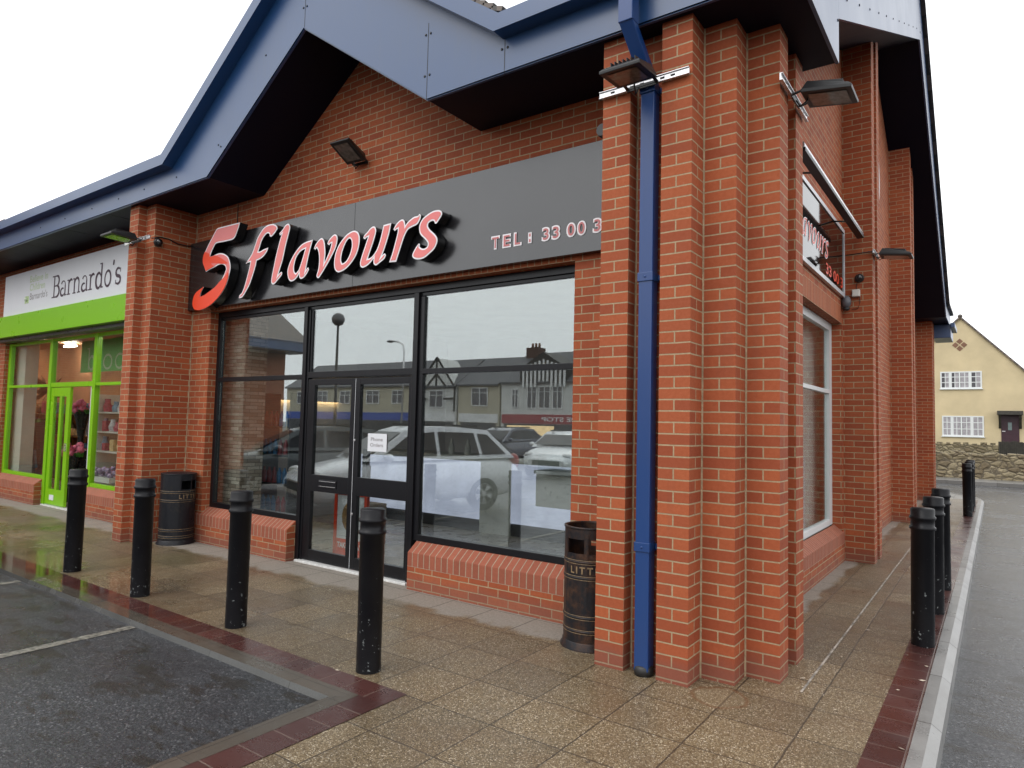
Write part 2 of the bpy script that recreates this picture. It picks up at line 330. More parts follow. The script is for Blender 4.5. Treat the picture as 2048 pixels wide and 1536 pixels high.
# ------------------------------------------------------------------ mesh helpers
class MB:
    def __init__(s): s.v = []; s.f = []; s.uv = []; s.mi = []; s.sm = []
    def poly(s, pts, uv=None, mi=0, sm=False):
        i = len(s.v); pts = [Vector(p) for p in pts]; s.v += pts
        s.f.append(list(range(i, i+len(pts))))
        if uv is None:
            n = Vector((0, 0, 0))
            for k in range(len(pts)):
                a, b = pts[k], pts[(k+1) % len(pts)]; n += a.cross(b)
            ax = max(range(3), key=lambda q: abs(n[q]))
            uv = [((p.y, p.z-.023) if ax == 0 else (p.x, p.z-.023) if ax == 1 else (p.x, p.y)) for p in pts]
        s.uv.append(uv); s.mi.append(mi); s.sm.append(sm); return s
    def box(s, x0, x1, y0, y1, z0, z1, mi=0):
        if x0 > x1: x0, x1 = x1, x0
        if y0 > y1: y0, y1 = y1, y0
        if z0 > z1: z0, z1 = z1, z0
        P = lambda x, y, z: (x, y, z)
        s.poly([P(x0,y0,z0),P(x1,y0,z0),P(x1,y0,z1),P(x0,y0,z1)],mi=mi); s.poly([P(x1,y1,z0),P(x0,y1,z0),P(x0,y1,z1),P(x1,y1,z1)],mi=mi)
        s.poly([P(x0,y1,z0),P(x0,y0,z0),P(x0,y0,z1),P(x0,y1,z1)],mi=mi); s.poly([P(x1,y0,z0),P(x1,y1,z0),P(x1,y1,z1),P(x1,y0,z1)],mi=mi)
        s.poly([P(x0,y0,z1),P(x1,y0,z1),P(x1,y1,z1),P(x0,y1,z1)],mi=mi); s.poly([P(x0,y1,z0),P(x1,y1,z0),P(x1,y0,z0),P(x0,y0,z0)],mi=mi)
        return s
    def obox(s, c, ax, ay, az, hx, hy, hz, mi=0):
        c = Vector(c); ax, ay, az = Vector(ax)*hx, Vector(ay)*hy, Vector(az)*hz
        q = lambda i, j, k: c+ax*i+ay*j+az*k
        for fs in (((-1,-1,-1),(1,-1,-1),(1,-1,1),(-1,-1,1)),((1,1,-1),(-1,1,-1),(-1,1,1),(1,1,1)),((-1,1,-1),(-1,-1,-1),(-1,-1,1),(-1,1,1)),
                   ((1,-1,-1),(1,1,-1),(1,1,1),(1,-1,1)),((-1,-1,1),(1,-1,1),(1,1,1),(-1,1,1)),((-1,1,-1),(1,1,-1),(1,-1,-1),(-1,-1,-1))):
            s.poly([q(*f) for f in fs], mi=mi)
        return s
    def bar(s, a, b, w, h=None, mi=0, up=(0, 0, 1)):
        a, b = Vector(a), Vector(b); d = b-a; L = d.length; d.normalize(); up = Vector(up)
        if abs(d.dot(up)) > .98: up = Vector((0, 1, 0))
        x = d.cross(up).normalized(); y = x.cross(d)
        return s.obox((a+b)/2, x, d, y, w/2, L/2, (h or w)/2, mi)
    def wall(s, p0, p1, z0, z1, us=None, mi=0):
        L = math.hypot(p1[0]-p0[0], p1[1]-p0[1])
        if us is None: us = p0[0] if abs(p1[0]-p0[0]) > abs(p1[1]-p0[1]) else p0[1]
        return s.poly([(*p0,z0),(*p1,z0),(*p1,z1),(*p0,z1)], [(us,z0-.023),(us+L,z0-.023),(us+L,z1-.023),(us,z1-.023)], mi)
    def prism(s, pts, axis, a, b, mi=0):
        """pts: 2D outline; axis 'y': (x,z) between y=a..b ; 'x': (y,z); 'z': (x,y)"""
        f = {'y': lambda p, t: (p[0], t, p[1]), 'x': lambda p, t: (t, p[0], p[1]), 'z': lambda p, t: (p[0], p[1], t)}[axis]
        A = sum(p[0]*q[1]-q[0]*p[1] for p, q in zip(pts, pts[1:]+pts[:1]))
        if (A < 0) ^ (axis == 'y'): pts = pts[::-1]
        s.poly([f(p, a) for p in pts[::-1]], mi=mi); s.poly([f(p, b) for p in pts], mi=mi)
        for p, q in zip(pts, pts[1:]+pts[:1]): s.poly([f(p,a),f(q,a),f(q,b),f(p,b)], mi=mi)
        return s
    def lathe(s, prof, c=(0,0,0), n=32, mi=0, axis='z', cap=True, sm=True):
        c = Vector(c)
        def P(r, h, a):
            x, y = r*math.cos(a), r*math.sin(a)
            return c+Vector((x, y, h) if axis == 'z' else (h, x, y) if axis == 'x' else (y, h, x))
        for (r1, h1), (r2, h2) in zip(prof, prof[1:]):
            for k in range(n):
                a, b = 2*math.pi*k/n, 2*math.pi*(k+1)/n
                s.poly([P(r1,h1,a),P(r1,h1,b),P(r2,h2,b),P(r2,h2,a)],
                       [(a*r1,h1),(b*r1,h1),(b*r2,h2),(a*r2,h2)], mi, sm)
        if cap:
            for (r, h), rev in ((prof[0], True), (prof[-1], False)):
                if r > 1e-4:
                    L = [P(r, h, 2*math.pi*k/n) for k in range(n)]
                    s.poly(L[::-1] if rev else L, mi=mi)
        return s
    def tube(s, pts, r, n=8, mi=0):
        pts = [Vector(p) for p in pts]; rings = []
        for i, p in enumerate(pts):
            d = (pts[min(i+1, len(pts)-1)]-pts[max(i-1, 0)]).normalized()
            up = Vector((0, 0, 1)) if abs(d.z) < .9 else Vector((1, 0, 0))
            x = d.cross(up).normalized(); y = x.cross(d)
            rings.append([p+(x*math.cos(2*math.pi*k/n)+y*math.sin(2*math.pi*k/n))*r for k in range(n)])
        for A, B in zip(rings, rings[1:]):
            for k in range(n): s.poly([A[k],A[(k+1)%n],B[(k+1)%n],B[k]], mi=mi, sm=True)
        s.poly(rings[0][::-1], mi=mi); s.poly(rings[-1], mi=mi); return s
    def sphere(s, c, r, n=10, m=7, mi=0, sz=1):
        return s.lathe([(max(1e-5, r*math.sin(math.pi*k/m)), -r*sz*math.cos(math.pi*k/m)) for k in range(m+1)], c, n, mi, cap=False)
    def add(s, verts, faces, mi=0):
        i = len(s.v); s.v += [Vector(v) for v in verts]
        for f in faces:
            s.f.append([q+i for q in f]); s.uv.append([(verts[q][0], verts[q][2]) for q in f]); s.mi.append(mi); s.sm.append(False)
        return s

def wloc(o):
    p = Vector((0, 0, 0))
    while o: p += o.location; o = o.parent
    return p
def obj(name, mb, mats, parent=None, local=False, bevel=0, weld=False, label=None, fixn=False):
    me = bpy.data.meshes.new(name)
    off = Vector((0, 0, 0)) if (local or parent is None) else wloc(parent)
    me.from_pydata([v-off for v in mb.v], [], mb.f)
    ul = me.uv_layers.new(name="UVMap"); k = 0
    for p, u, mi, sm in zip(me.polygons, mb.uv, mb.mi, mb.sm):
        p.material_index = mi; p.use_smooth = sm
        for q in u: ul.data[k].uv = (q[0], q[1]); k += 1
    for m in (mats if isinstance(mats, (list, tuple)) else [mats]): me.materials.append(MAT[m])
    if weld or bevel or fixn or any(mb.sm):
        b = bmesh.new(); b.from_mesh(me); bmesh.ops.remove_doubles(b, verts=b.verts, dist=1e-5)
        if fixn: bmesh.ops.recalc_face_normals(b, faces=b.faces)
        b.to_mesh(me); b.free()
    me.update()
    o = bpy.data.objects.new(name, me); COL.objects.link(o)
    if parent: o.parent = parent
    if bevel:
        bv = o.modifiers.new("bevel", 'BEVEL'); bv.width = bevel; bv.segments = 2; bv.limit_method = 'ANGLE'; bv.angle_limit = R(40)
    if label: o['label'] = label
    return o
def tag(o, label, cat, group=None):
    o['label'] = label; o['category'] = cat
    if group: o['group'] = group
    return o
def thing(name, label, cat, loc=(0, 0, 0), rz=0, group=None):
    o = bpy.data.objects.new(name, None); COL.objects.link(o); o.location = loc; o.rotation_euler = (0, 0, rz)
    o.empty_display_size = .2
    return tag(o, label, cat, group)
def struct(name, mb, mats, **k):
    o = obj(name, mb, mats, **k); o['kind'] = 'structure'; return o
def copy_tree(o, parent=None):
    c = o.copy(); COL.objects.link(c)
    if parent is not None: c.parent = parent
    for ch in list(o.children): copy_tree(ch, c)
    return c

def curve_mesh(splines, extrude=0.0, offset=0.0):
    """filled 2D outline (with holes) -> verts (x,y,z) and faces; z is the extrusion axis"""
    cu = bpy.data.curves.new("tmp", 'CURVE'); cu.dimensions = '2D'; cu.fill_mode = 'BOTH'; cu.extrude = extrude; cu.offset = offset
    for sp in splines:
        q = cu.splines.new('POLY'); q.points.add(len(sp)-1); q.use_cyclic_u = True
        for p, c in zip(q.points, sp): p.co = (c[0], c[1], 0, 1)
    return _grab(cu)
def _grab(cu):
    o = bpy.data.objects.new("tmp", cu); COL.objects.link(o)
    dg = bpy.context.evaluated_depsgraph_get(); dg.update()
    me = bpy.data.meshes.new_from_object(o.evaluated_get(dg))
    v = [tuple(x.co) for x in me.vertices]; f = [list(p.vertices) for p in me.polygons]
    bpy.data.objects.remove(o); bpy.data.curves.remove(cu); bpy.data.meshes.remove(me)
    return v, f
def text_mesh(body, size=1, offset=0, extrude=0, spacing=1):
    cu = bpy.data.curves.new("tmp", 'FONT'); cu.body = body; cu.size = size; cu.offset = offset; cu.extrude = extrude; cu.space_character = spacing
    return _grab(cu)
def fit_text(mb, body, P, x0, x1, z0, z1, offset=0, mi=0, spacing=1):
    """text squeezed into the box x0..x1, z0..z1 ; P maps (x,z) to a 3D point"""
    v, f = text_mesh(body, 1, offset, 0, spacing)
    xs = [p[0] for p in v]; ys = [p[1] for p in v]
    a, b, c, d = min(xs), max(xs), min(ys), max(ys)
    vv = [P(x0+(p[0]-a)/(b-a)*(x1-x0), z0+(p[1]-c)/(d-c)*(z1-z0)) for p in v]
    mb.add(vv, f, mi)
def smooth_outline(pts, sub=5, sharp=58):
    n = len(pts); out = []
    V = [Vector(p) for p in pts]
    def corner(i):
        a = (V[i]-V[i-1]); b = (V[(i+1) % n]-V[i])
        return a.length < 1e-6 or b.length < 1e-6 or math.degrees(a.angle(b)) > sharp
    cn = [corner(i) for i in range(n)]
    def tan(i, fwd):
        if cn[i]: return (V[(i+1) % n]-V[i])*.5 if fwd else (V[i]-V[i-1])*.5
        return (V[(i+1) % n]-V[i-1])*.5
    for i in range(n):
        j = (i+1) % n; p, q = V[i], V[j]; m0, m1 = tan(i, True), tan(j, False)
        L = (q-p).length
        if m0.length > L: m0 = m0.normalized()*L
        if m1.length > L: m1 = m1.normalized()*L
        for k in range(sub):
            t = k/sub; t2, t3 = t*t, t**3
            out.append(p*(2*t3-3*t2+1)+m0*(t3-2*t2+t)+q*(-2*t3+3*t2)+m1*(t3-t2))
    return out
# ================================================================== GROUND
m = MB()
for x0, x1, y0, y1 in ((-24.2, -.58, 3.03, 5.3), (-2.9, -.58, -6, 3.03), (-1.75, -.58, 5.3, 20.6)):
    m.poly([(x0,y0,0),(x1,y0,0),(x1,y1,0),(x0,y1,0)])
struct('pavement', m, 'wet_flagstones')
def strip(m, x0, x1, y0, y1, along, z=0.0):
    uv = [(x0,y0),(x1,y0),(x1,y1),(x0,y1)]
    if along == 'y': uv = [(q[1], q[0]) for q in uv]
    m.poly([(x0,y0,z),(x1,y0,z),(x1,y1,z),(x0,y1,z)], uv)
m = MB()
strip(m, -24.2, -2.9, 2.84, 3.03, 'x', .003); strip(m, -3.11, -2.9, -6, 2.84, 'y', .003); strip(m, -.58, -.39, -6, 20.6, 'y', .003)
struct('red_block_edging', m, 'red_blocks')
m = MB()      # front kerb: flat top with a splayed edge down to the asphalt, mitred corner
K = [((-24.2, 2.84), (-3.11, 2.84), (-3.11, -6)), ((-24.2, 2.716), (-3.234, 2.716), (-3.234, -6)), ((-24.2, 2.70), (-3.25, 2.70), (-3.25, -6))]
Z = (.004, .004, -.042)
for a in (0, 1):
    for s in (0, 1):
        P = [K[a+1][s], K[a+1][s+1], K[a][s+1], K[a][s]]; zz = [Z[a+1], Z[a+1], Z[a], Z[a]]
        m.poly([(*p, z) for p, z in zip(P, zz)], [((p[0] if s == 0 else p[1]), (p[1] if s == 0 else p[0])) for p in P], a)
struct('front_kerb', m, ['front_kerb_stone', 'kerb_edge_sheen'])
m = MB()
pr = [(-.39, .006), (-.322, .006), (-.272, -.03), (-.262, -.16)]
for (xa, za), (xb, zb) in zip(pr, pr[1:]):
    m.poly([(xa,-6,za),(xb,-6,zb),(xb,20.6,zb),(xa,20.6,za)], [(-6,xa),(-6,xb),(20.6,xb),(20.6,xa)], 0 if xa < -.38 else 1)
for k in range(12):   # kerb turning the corner at the far end
    a0, a1 = k/12*math.pi/2, (k+1)/12*math.pi/2; c = (-3.4, 20.6)
    for (xa, za), (xb, zb) in zip(pr, pr[1:]):
        q = lambda x, a: (c[0]+(x-c[0])*math.cos(a), c[1]+(x-c[0])*math.sin(a))
        m.poly([(*q(xa,a0),za),(*q(xb,a0),zb),(*q(xb,a1),zb),(*q(xa,a1),za)], [(a0*3,xa),(a0*3,xb),(a1*3,xb),(a1*3,xa)], 0 if xa < -.38 else 1)
m.poly([(-3.4,20.6,.0)]+[(-3.4+3.01*math.cos(k/12*math.pi/2), 20.6+3.01*math.sin(k/12*math.pi/2), 0) for k in range(13)])
struct('side_kerb', m, ['side_kerb_stone', 'side_kerb_edge'])
m = MB(); m.poly([(-60,-22,-.034),(-3.23,-22,-.034),(-3.23,2.715,-.034),(-60,2.715,-.034)]); struct('car_park', m, 'car_park_asphalt')
m = MB(); m.poly([(-.3,-22,-.11),(9,-22,-.11),(9,28.5,-.11),(-.3,28.5,-.11)]); m.poly([(-60,19.5,-.114),(60,19.5,-.114),(60,28.55,-.114),(-60,28.55,-.114)])
struct('side_road', m, 'road_asphalt')
m = MB(); z0 = -.3
m.poly([(-600,-16,z0),(600,-16,z0),(600,600,z0),(-600,600,z0)]); m.poly([(-600,-24,-1.6),(600,-24,-1.6),(600,-16,z0),(-600,-16,z0)])
m.poly([(-600,-600,-1.6),(600,-600,-1.6),(600,-24,-1.6),(-600,-24,-1.6)])
struct('ground', m, 'ground_earth')
m = MB()
for x in (-5.56, -7.88, -10.2, -12.5, -14.8):
    w = .047; n = 26; ys = [2.69-i*.2 for i in range(n)]
    for a, b in zip(ys, ys[1:]): m.poly([(x-w,b,-.030),(x+w,b,-.030),(x+w,a,-.030),(x-w,a,-.030)])
struct('parking_bay_lines', m, 'line_paint')
# far pavement and kerb in front of the stone wall
m = MB(); m.box(-30, 30, 28.45, 28.62, -.2, .01); m.poly([(-30,28.62,.0),(30,28.62,.0),(30,30.6,.0),(-30,30.6,.0)]); struct('far_pavement', m, 'side_kerb_stone')

m = MB(); y = 4.6
while y < 20: m.poly([(-1.026,y,.003),(-1.012,y,.003),(-1.012,y+.25,.003),(-1.026,y+.25,.003)]); y += .25
simple('pale_joint', (.30, .27, .23), .7, var=.7, scale=9); struct('pale_paving_joint', m, 'pale_joint')

# ================================================================== BUILDING
SOF = 4.415; YW = 4.89; XS = -1.60; YF = 4.14; XF = -.92
B = thing('retail_building', 'red brick shop building with stepped corner piers and blue eaves', 'building', (-5.7, 4.89, 0))
GX0, GXA, GX1, GZA = -7.40, -5.70, -3.95, 5.635
# --- front wall
m = MB()
m.wall((-8.93, YW), (-8.48, YW), -.05, 3.03); m.wall((-2.885, YW), (-2.275, YW), -.05, 3.03)
m.wall((-8.48, YW), (-8.48, 5.12), -.05, 3.03); m.wall((-2.885, 5.12), (-2.885, YW), -.05, 3.03)
SO = 3.255
def edge_rect(m, x0, x1, y, z0, z1, zt=None):   # bricks on end / on edge : u along z, v along x
    m.poly([(x0,y,z0),(x1,y,z0),(x1,y,z1),(x0,y,z1)], [(0,x0),(0,x1),(z1-z0,x1),(z1-z0,x0)], 1)
m.wall((-8.93, YW), (-8.48, YW), 3.03, SO); m.wall((-2.885, YW), (-2.275, YW), 3.03, SO)
edge_rect(m, -8.48, -2.885, YW, 3.034, SO)
m.poly([(-8.48,YW,3.034),(-8.48,5.12,3.034),(-2.885,5.12,3.034),(-2.885,YW,3.034)])
m.poly([(-8.93,YW,SO),(-2.275,YW,SO),(-2.275,YW,SOF+.02),(GX1,YW,SOF+.02),(GXA,YW,GZA+.02),(GX0,YW,SOF+.02),(-8.93,YW,SOF+.02)])
obj('front_wall', m, ['red_brick', 'brick_on_edge'], B)
m = MB(); m.bar((-7.96, 4.887, 3.99), (-7.96, 4.887, 4.40), .012, .006); obj('movement_joint', m, 'cable_black', B)
# --- plinths: stretcher courses under a chamfered brick-on-edge course
def plinth(x0, x1, y, zc=.36, zt=.448, ends=(True, True)):
    m = MB(); yb = y+.115
    m.wall((x0, y), (x1, y), -.05, .248-.025, us=x0)
    m.poly([(x0,y,.223),(x1,y,.223),(x1,y,zc),(x0,y,zc)], [(0,x0),(0,x1),(zc-.223,x1),(zc-.223,x0)], 1)
    m.poly([(x0,y,zc),(x1,y,zc),(x1,yb,zt),(x0,yb,zt)], [(.14,x0),(.14,x1),(.215,x1),(.215,x0)], 1)
    m.poly([(x0,yb,zt),(x1,yb,zt),(x1,yb+.1,zt),(x0,yb+.1,zt)], [(.1,x0),(.1,x1),(.2,x1),(.2,x0)], 1)
    for x, on, sgn in ((x0, ends[0], -1), (x1, ends[1], 1)):
        if on:
            L = [(x,y,-.05),(x,yb+.1,-.05),(x,yb+.1,zt),(x,yb,zt),(x,y,zc)]
            if sgn < 0: L = L[::-1]
            m.poly(L, [(p[1]-y, p[2]-.023) for p in L])
    return m
obj('plinth', plinth(-8.93, -6.640, 4.872), ['red_brick', 'plinth_brick'], B, bevel=.006)
obj('plinth', plinth(-4.715, -2.275, 4.872), ['red_brick', 'plinth_brick'], B, bevel=.006)
# --- corner pier
PA = [(-2.275,4.90),(-2.275,4.215),(-2.060,4.215),(-2.060,4.335),(-1.824,4.335),(-1.824,4.215),(-1.609,4.215),(-1.609,4.435),(-1.384,4.435),
      (-1.384,4.655),(-1.160,4.655),(-1.160,4.870),(-1.275,4.870),(-1.275,5.10),(-1.160,5.10),(-1.160,5.315),(-1.70,5.315)]
US = [0,.005,.0,-.006,.0,.1175,.005,.1075,.005,.1075,.005,0,0,.1175,.005,0]
m = MB()
for p, q, u in zip(PA, PA[1:], US): m.wall(p, q, -.05, SOF+.02, us=u)
def corner_joint(m, x, y, sx=1, sy=-1, z1=SOF): m.box(x, x+.010*sx, y+.0012*sy, y, -.05, z1, 1); m.box(x, x+.0012*sx, y+.008*sy, y, -.05, z1, 1)
for x, y in ((-2.060, 4.335), (-1.609, 4.435), (-1.384, 4.655)): corner_joint(m, x, y)
obj('brick_pier', m, ['red_brick', 'mortar'], B, label='stepped brick corner pier')
m = MB()
PL = [(-9.40,5.1),(-9.40,4.215),(-9.170,4.215),(-9.170,4.318),(-8.929,4.318),(-8.929,4.90)]
for p, q, u in zip(PL, PL[1:], [0,-.008,.0,-.012,.1175]): m.wall(p, q, -.05, SOF+.02, us=u)
corner_joint(m, -8.929, YW)
obj('brick_pier', m, ['red_brick', 'mortar'], B)
# --- neighbour shop wall: strip above its sign, far pier
m = MB()
m.wall((-24.2, 4.93), (-9.40, 4.93), 3.02, SOF+.02)
m.wall((-24.2, 4.93), (-15.90, 4.93), -.05, 3.02); m.wall((-15.90, 4.93), (-15.90, 5.12), -.05, 3.02)
obj('front_wall', m, 'red_brick', B)
obj('plinth', plinth(-15.90, -13.90, 4.872), ['red_brick', 'plinth_brick'], B, bevel=.006)
obj('plinth', plinth(-12.06, -9.40, 4.872), ['red_brick', 'plinth_brick'], B, bevel=.006)
# --- side wall
def rake(y): return 4.75+(y-5.37)*.468 if y < 12.53 else max(SOF, 8.10-(y-12.53)*.579)
m = MB(); Y0, Y1, HZ = 6.6, 9.49, 3.03
m.wall((XS, 5.315), (XS, Y0), -.05, HZ)
m.wall((XS-.13, Y1), (XS, Y1), -.05, HZ, us=0); m.wall((XS, Y1), (XS, 9.6), -.05, HZ)
m.poly([(XS,Y0,HZ),(XS,Y1,HZ),(XS,Y1,3.255),(XS,Y0,3.255)], [(0,Y0),(0,Y1),(.225,Y1),(.225,Y0)], 1)
m.poly([(XS,5.315,3.255),(XS,9.6,3.255),(XS,9.6,rake(9.6)+.02),(XS,5.4,4.78),(XS,5.315,4.44)])
m.wall((XS, 5.315), (XS, Y0), HZ, 3.255); m.wall((XS, Y1), (XS, 9.6), HZ, 3.255)
m.poly([(XS-.13,Y0,HZ),(XS,Y0,HZ),(XS,Y1,HZ),(XS-.13,Y1,HZ)][::-1])
m.poly([(XS,9.6,-.05),(XS,20.4,-.05),(XS,20.4,SOF+.02),(XS,18.9,SOF+.02),(XS,12.53,8.12),(XS,9.6,rake(9.6)+.02)])
m.wall((XS, 20.4), (-24.2, 20.4), -.05, 4.5)
obj('side_wall', m, ['red_brick', 'brick_on_edge'], B)
m = MB(); x = XS+.012; xb = x-.115
m.wall((x, 5.315), (x, 9.56), -.05, .223)
m.poly([(x,5.315,.223),(x,9.56,.223),(x,9.56,.36),(x,5.315,.36)], [(0,5.315),(0,9.56),(.137,9.56),(.137,5.315)], 1)
m.poly([(x,5.315,.36),(x,9.56,.36),(xb,9.56,.452),(xb,5.315,.452)], [(.14,5.315),(.14,9.56),(.215,9.56),(.215,5.315)], 1)
obj('plinth', m, ['red_brick', 'plinth_brick'], B)
for y in (9.56, 14.40, 19.45):
    m = MB(); P = [(XS,y),(-1.25,y),(-1.25,y+.215),(-1.36,y+.215),(-1.36,y+.44),(-1.25,y+.44),(-1.25,y+.655),(XS,y+.655)]
    for p, q, u in zip(P, P[1:], [-.125,.1175,0,0,0,.1175,.0]): m.wall(p, q, -.05, max(rake(y), rake(y+.66))+.05, us=u)
    obj('brick_pier', m, 'red_brick', B)
m = MB(); c = (12.2, 5.95)      # pale round stone surround high on the side wall
for k in range(40):
    a0, a1 = 2*math.pi*k/40, 2*math.pi*(k+1)/40
    for r0_, r1_, xa, xb in ((.62, .76, XS+.025, XS+.025), (.76, .76, XS+.025, XS)):
        q = lambda r, a, X: (X, c[0]+r*math.cos(a), c[1]+r*math.sin(a))
        m.poly([q(r0_,a0,xa),q(r1_,a0,xb),q(r1_,a1,xb),q(r0_,a1,xa)])
obj('round_surround', m, 'white_board', B)
# --- soffits
m = MB()
y0, y1 = YF-.012, 4.96
def sof(a, b): m.poly([(a[0],y0,a[1]),(a[0],y1,a[1]),(b[0],y1,b[1]),(b[0],y0,b[1])])
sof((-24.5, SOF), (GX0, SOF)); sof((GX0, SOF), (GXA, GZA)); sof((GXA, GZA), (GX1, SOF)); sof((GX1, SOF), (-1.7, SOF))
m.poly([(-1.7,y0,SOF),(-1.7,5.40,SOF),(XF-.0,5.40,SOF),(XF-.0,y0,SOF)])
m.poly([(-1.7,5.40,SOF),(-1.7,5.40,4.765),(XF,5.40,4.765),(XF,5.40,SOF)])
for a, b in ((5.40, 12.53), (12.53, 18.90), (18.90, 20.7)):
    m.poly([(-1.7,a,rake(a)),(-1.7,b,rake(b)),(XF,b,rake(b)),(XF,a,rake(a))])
for x in (-14.6, -13.0, -11.4, -10.0): m.box(x-.004, x+.004, y0, 4.93, SOF-.004, SOF-.0005, 1)
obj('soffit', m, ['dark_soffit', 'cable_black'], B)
# --- fascia boards (front, side) with panel joints and screws
TZ = 4.69; TL, TA, TR, TAZ = -8.20, -5.67, -3.14, 6.51
m = MB(); t = .025
def fplate(pts):  # front plate with visible bottom edge
    m.prism([(p[0], p[1]) for p in pts], 'y', YF, YF+t)
fplate([(-24.5,SOF-.01),(GX0-.004,SOF-.01),(TL+.0,TZ+.03),(-24.5,TZ+.03)])
fplate([(GX0-.004,SOF-.01),(GXA,GZA-.01),(TA,TAZ+.03),(TL,TZ+.03)])
fplate([(GXA,GZA-.01),(GX1,SOF-.01),(-3.957,5.30),(TA,TAZ+.03)])
fplate([(GX1,SOF-.01),(-3.125,SOF-.01),(-3.125,TZ+.03),(TR,TZ+.03),(-3.957,5.30)])
fplate([(-3.119,SOF-.01),(XF,SOF-.01),(XF,TZ+.03),(-3.119,TZ+.03)])
mf = m
m = MB()
fx = [(YF,SOF-.01),(5.40,SOF-.01),(5.40,5.9),(YF,5.2)]
m.prism(fx, 'x', XF-t, XF)
rk = [(5.402,rake(5.402)-.01),(12.53,8.09),(18.90,SOF-.01),(20.7,SOF-.01),(20.7,SOF+.30),(19.4,SOF+.30),(12.53,8.93),(5.402,5.60)]
m.prism(rk[:2]+[rk[6], rk[7]], 'x', XF-t, XF); m.prism([rk[1], rk[2], rk[3], rk[4], rk[5], rk[6]], 'x', XF-t, XF)
ms_ = m
m = mf      # joints and screw heads sit in the board meshes
def vjoint(x, z0, z1): m.box(x-.003, x+.003, YF-.0015, YF+.002, z0, z1, 1)
vjoint(-3.957, SOF, 5.10); vjoint(-3.122, SOF, 4.68); vjoint(-5.70, GZA+.01, 6.2)
def screw(x, z): m.lathe([(.0, -.006), (.010, -.005), (.011, 0)][::-1], (x, YF, z), 8, 1, axis='y')
def ln(a, b, n):
    return [(a[0]+(b[0]-a[0])*i/(n-1), a[1]+(b[1]-a[1])*i/(n-1)) for i in range(n)]
for x, z in ((-3.957, 5.0), (-3.957, 4.63), (-3.122, 4.61), (-5.70, 5.86)):
    screw(x-.028, z); screw(x+.028, z)
for x in (-8.1, -8.9, -9.6, -10.4, -11.3, -12.2): screw(x, 4.55)
for x, z in ((-7.2, 4.75), (-7.15, 4.72), (-6.35, 5.55)): screw(x, z)
def sscrew(y, z): m.lathe([(.011, 0), (.010, .005), (.0, .006)], (XF, y, z), 8, 1, axis='x')
obj('fascia', mf, ['blue_metal', 'cable_black'], B); m = ms_
for i in range(12): y = 5.75+i*.62; sscrew(y, rake(y)+.16)
sscrew(5.36, 4.72)
obj('fascia', ms_, ['blue_metal', 'cable_black'], B, label='side fascia boards')
# --- eaves trim: projecting metal lip, its dark underside
m = MB(); TY = 4.005; h = .135
path = [(-24.5, TZ), (TL, TZ), (TA, TAZ), (TR, TZ), (XF+.004, TZ)]
def offs(path, d):
    out = []
    for i, p in enumerate(path):
        n = []
        for a, b in ((i-1, i), (i, i+1)):
            if a < 0 or b >= len(path): continue
            v = Vector((path[b][0]-path[a][0], path[b][1]-path[a][1])).normalized(); n.append(Vector((-v.y, v.x)))
        if len(n) == 1: out.append(Vector(p)+n[0]*d)
        else:
            bis = (n[0]+n[1]).normalized(); out.append(Vector(p)+bis*(d/bis.dot(n[0])))
    return out
top = offs(path, h)
for i in range(4):
    a, b, c_, d_ = path[i], path[i+1], top[i+1], top[i]
    m.poly([(a[0],TY,a[1]),(b[0],TY,b[1]),(c_.x,TY,c_.y),(d_.x,TY,d_.y)])
    m.poly([(a[0],TY,a[1]),(a[0],YF+.02,a[1]),(b[0],YF+.02,b[1]),(b[0],TY,b[1])])
    m.poly([(d_.x,TY,d_.y),(c_.x,TY,c_.y),(c_.x,YF+.3,c_.y+.02),(d_.x,YF+.3,d_.y+.02)])
m.poly([(XF+.004,TY,TZ),(XF+.004,YF+.02,TZ),(XF+.004,YF+.02,TZ+h),(XF+.004,TY,TZ+h)])
obj('eaves_trim', m, 'blue_metal', B)
# --- roof
def tile_mat():
    t = NT('roof_tiles'); P = t.geo(); uv = t.uv()
    b = t.n("ShaderNodeTexBrick", offset=.5); b.inputs['Scale'].default_value = 1; b.inputs['Brick Width'].default_value = .30; b.inputs['Row Height'].default_value = .30
    b.inputs['Mortar Size'].default_value = .022; b.inputs['Color1'].default_value = (.10, .075, .062, 1); b.inputs['Color2'].default_value = (.16, .115, .09, 1); b.inputs['Mortar'].default_value = (.03, .025, .022, 1)
    t.l(uv, b.inputs['Vector'])
    c = t.mix(t.mapr(t.noise(P, 5, 6, .7), .4, .75, 0, .5), b.outputs['Color'], (.075, .07, .05))
    saw = t.math('FRACT', t.math('DIVIDE', t.sep(uv)[1], .30))
    t.pbr(c, .55, nrm=t.bump(t.math('SUBTRACT', 1.0, saw), .8, .03)); MAT['roof_tiles'] = t.m
tile_mat()
m = MB()
RZ = lambda y: 4.80+(y-4.06)*.4935
for xa, xb, ya in ((-24.5, TL-.05, 4.16), (TL-.05, TR+.05, 5.05), (TR+.05, XF, 4.16)):
    m.poly([(xa,ya,RZ(ya)),(xb,ya,RZ(ya)),(xb,12.53,8.98),(xa,12.53,8.98)]); m.poly([(-24.5,12.53,8.98),(XF,12.53,8.98),(XF,20.8,4.6),(-24.5,20.8,4.6)])
zz = TAZ+.12; m.poly([(TL-.1,4.16,TZ+.10),(TA,4.16,zz),(TA,9.2,zz),(TL-.1,4.5,TZ+.10)][::-1]); m.poly([(TA,4.16,zz),(TR+.1,4.16,TZ+.10),(TR+.1,4.5,TZ+.10),(TA,9.2,zz)][::-1])
for k in range(7):     # verge tiles seen end-on at the valley
    x = -3.66+k*.088; m.obox((x, 4.17, 5.215-.055*k), (1, 0, -.35), (0, 1, 0), (.35, 0, 1), .055, .14, .018)
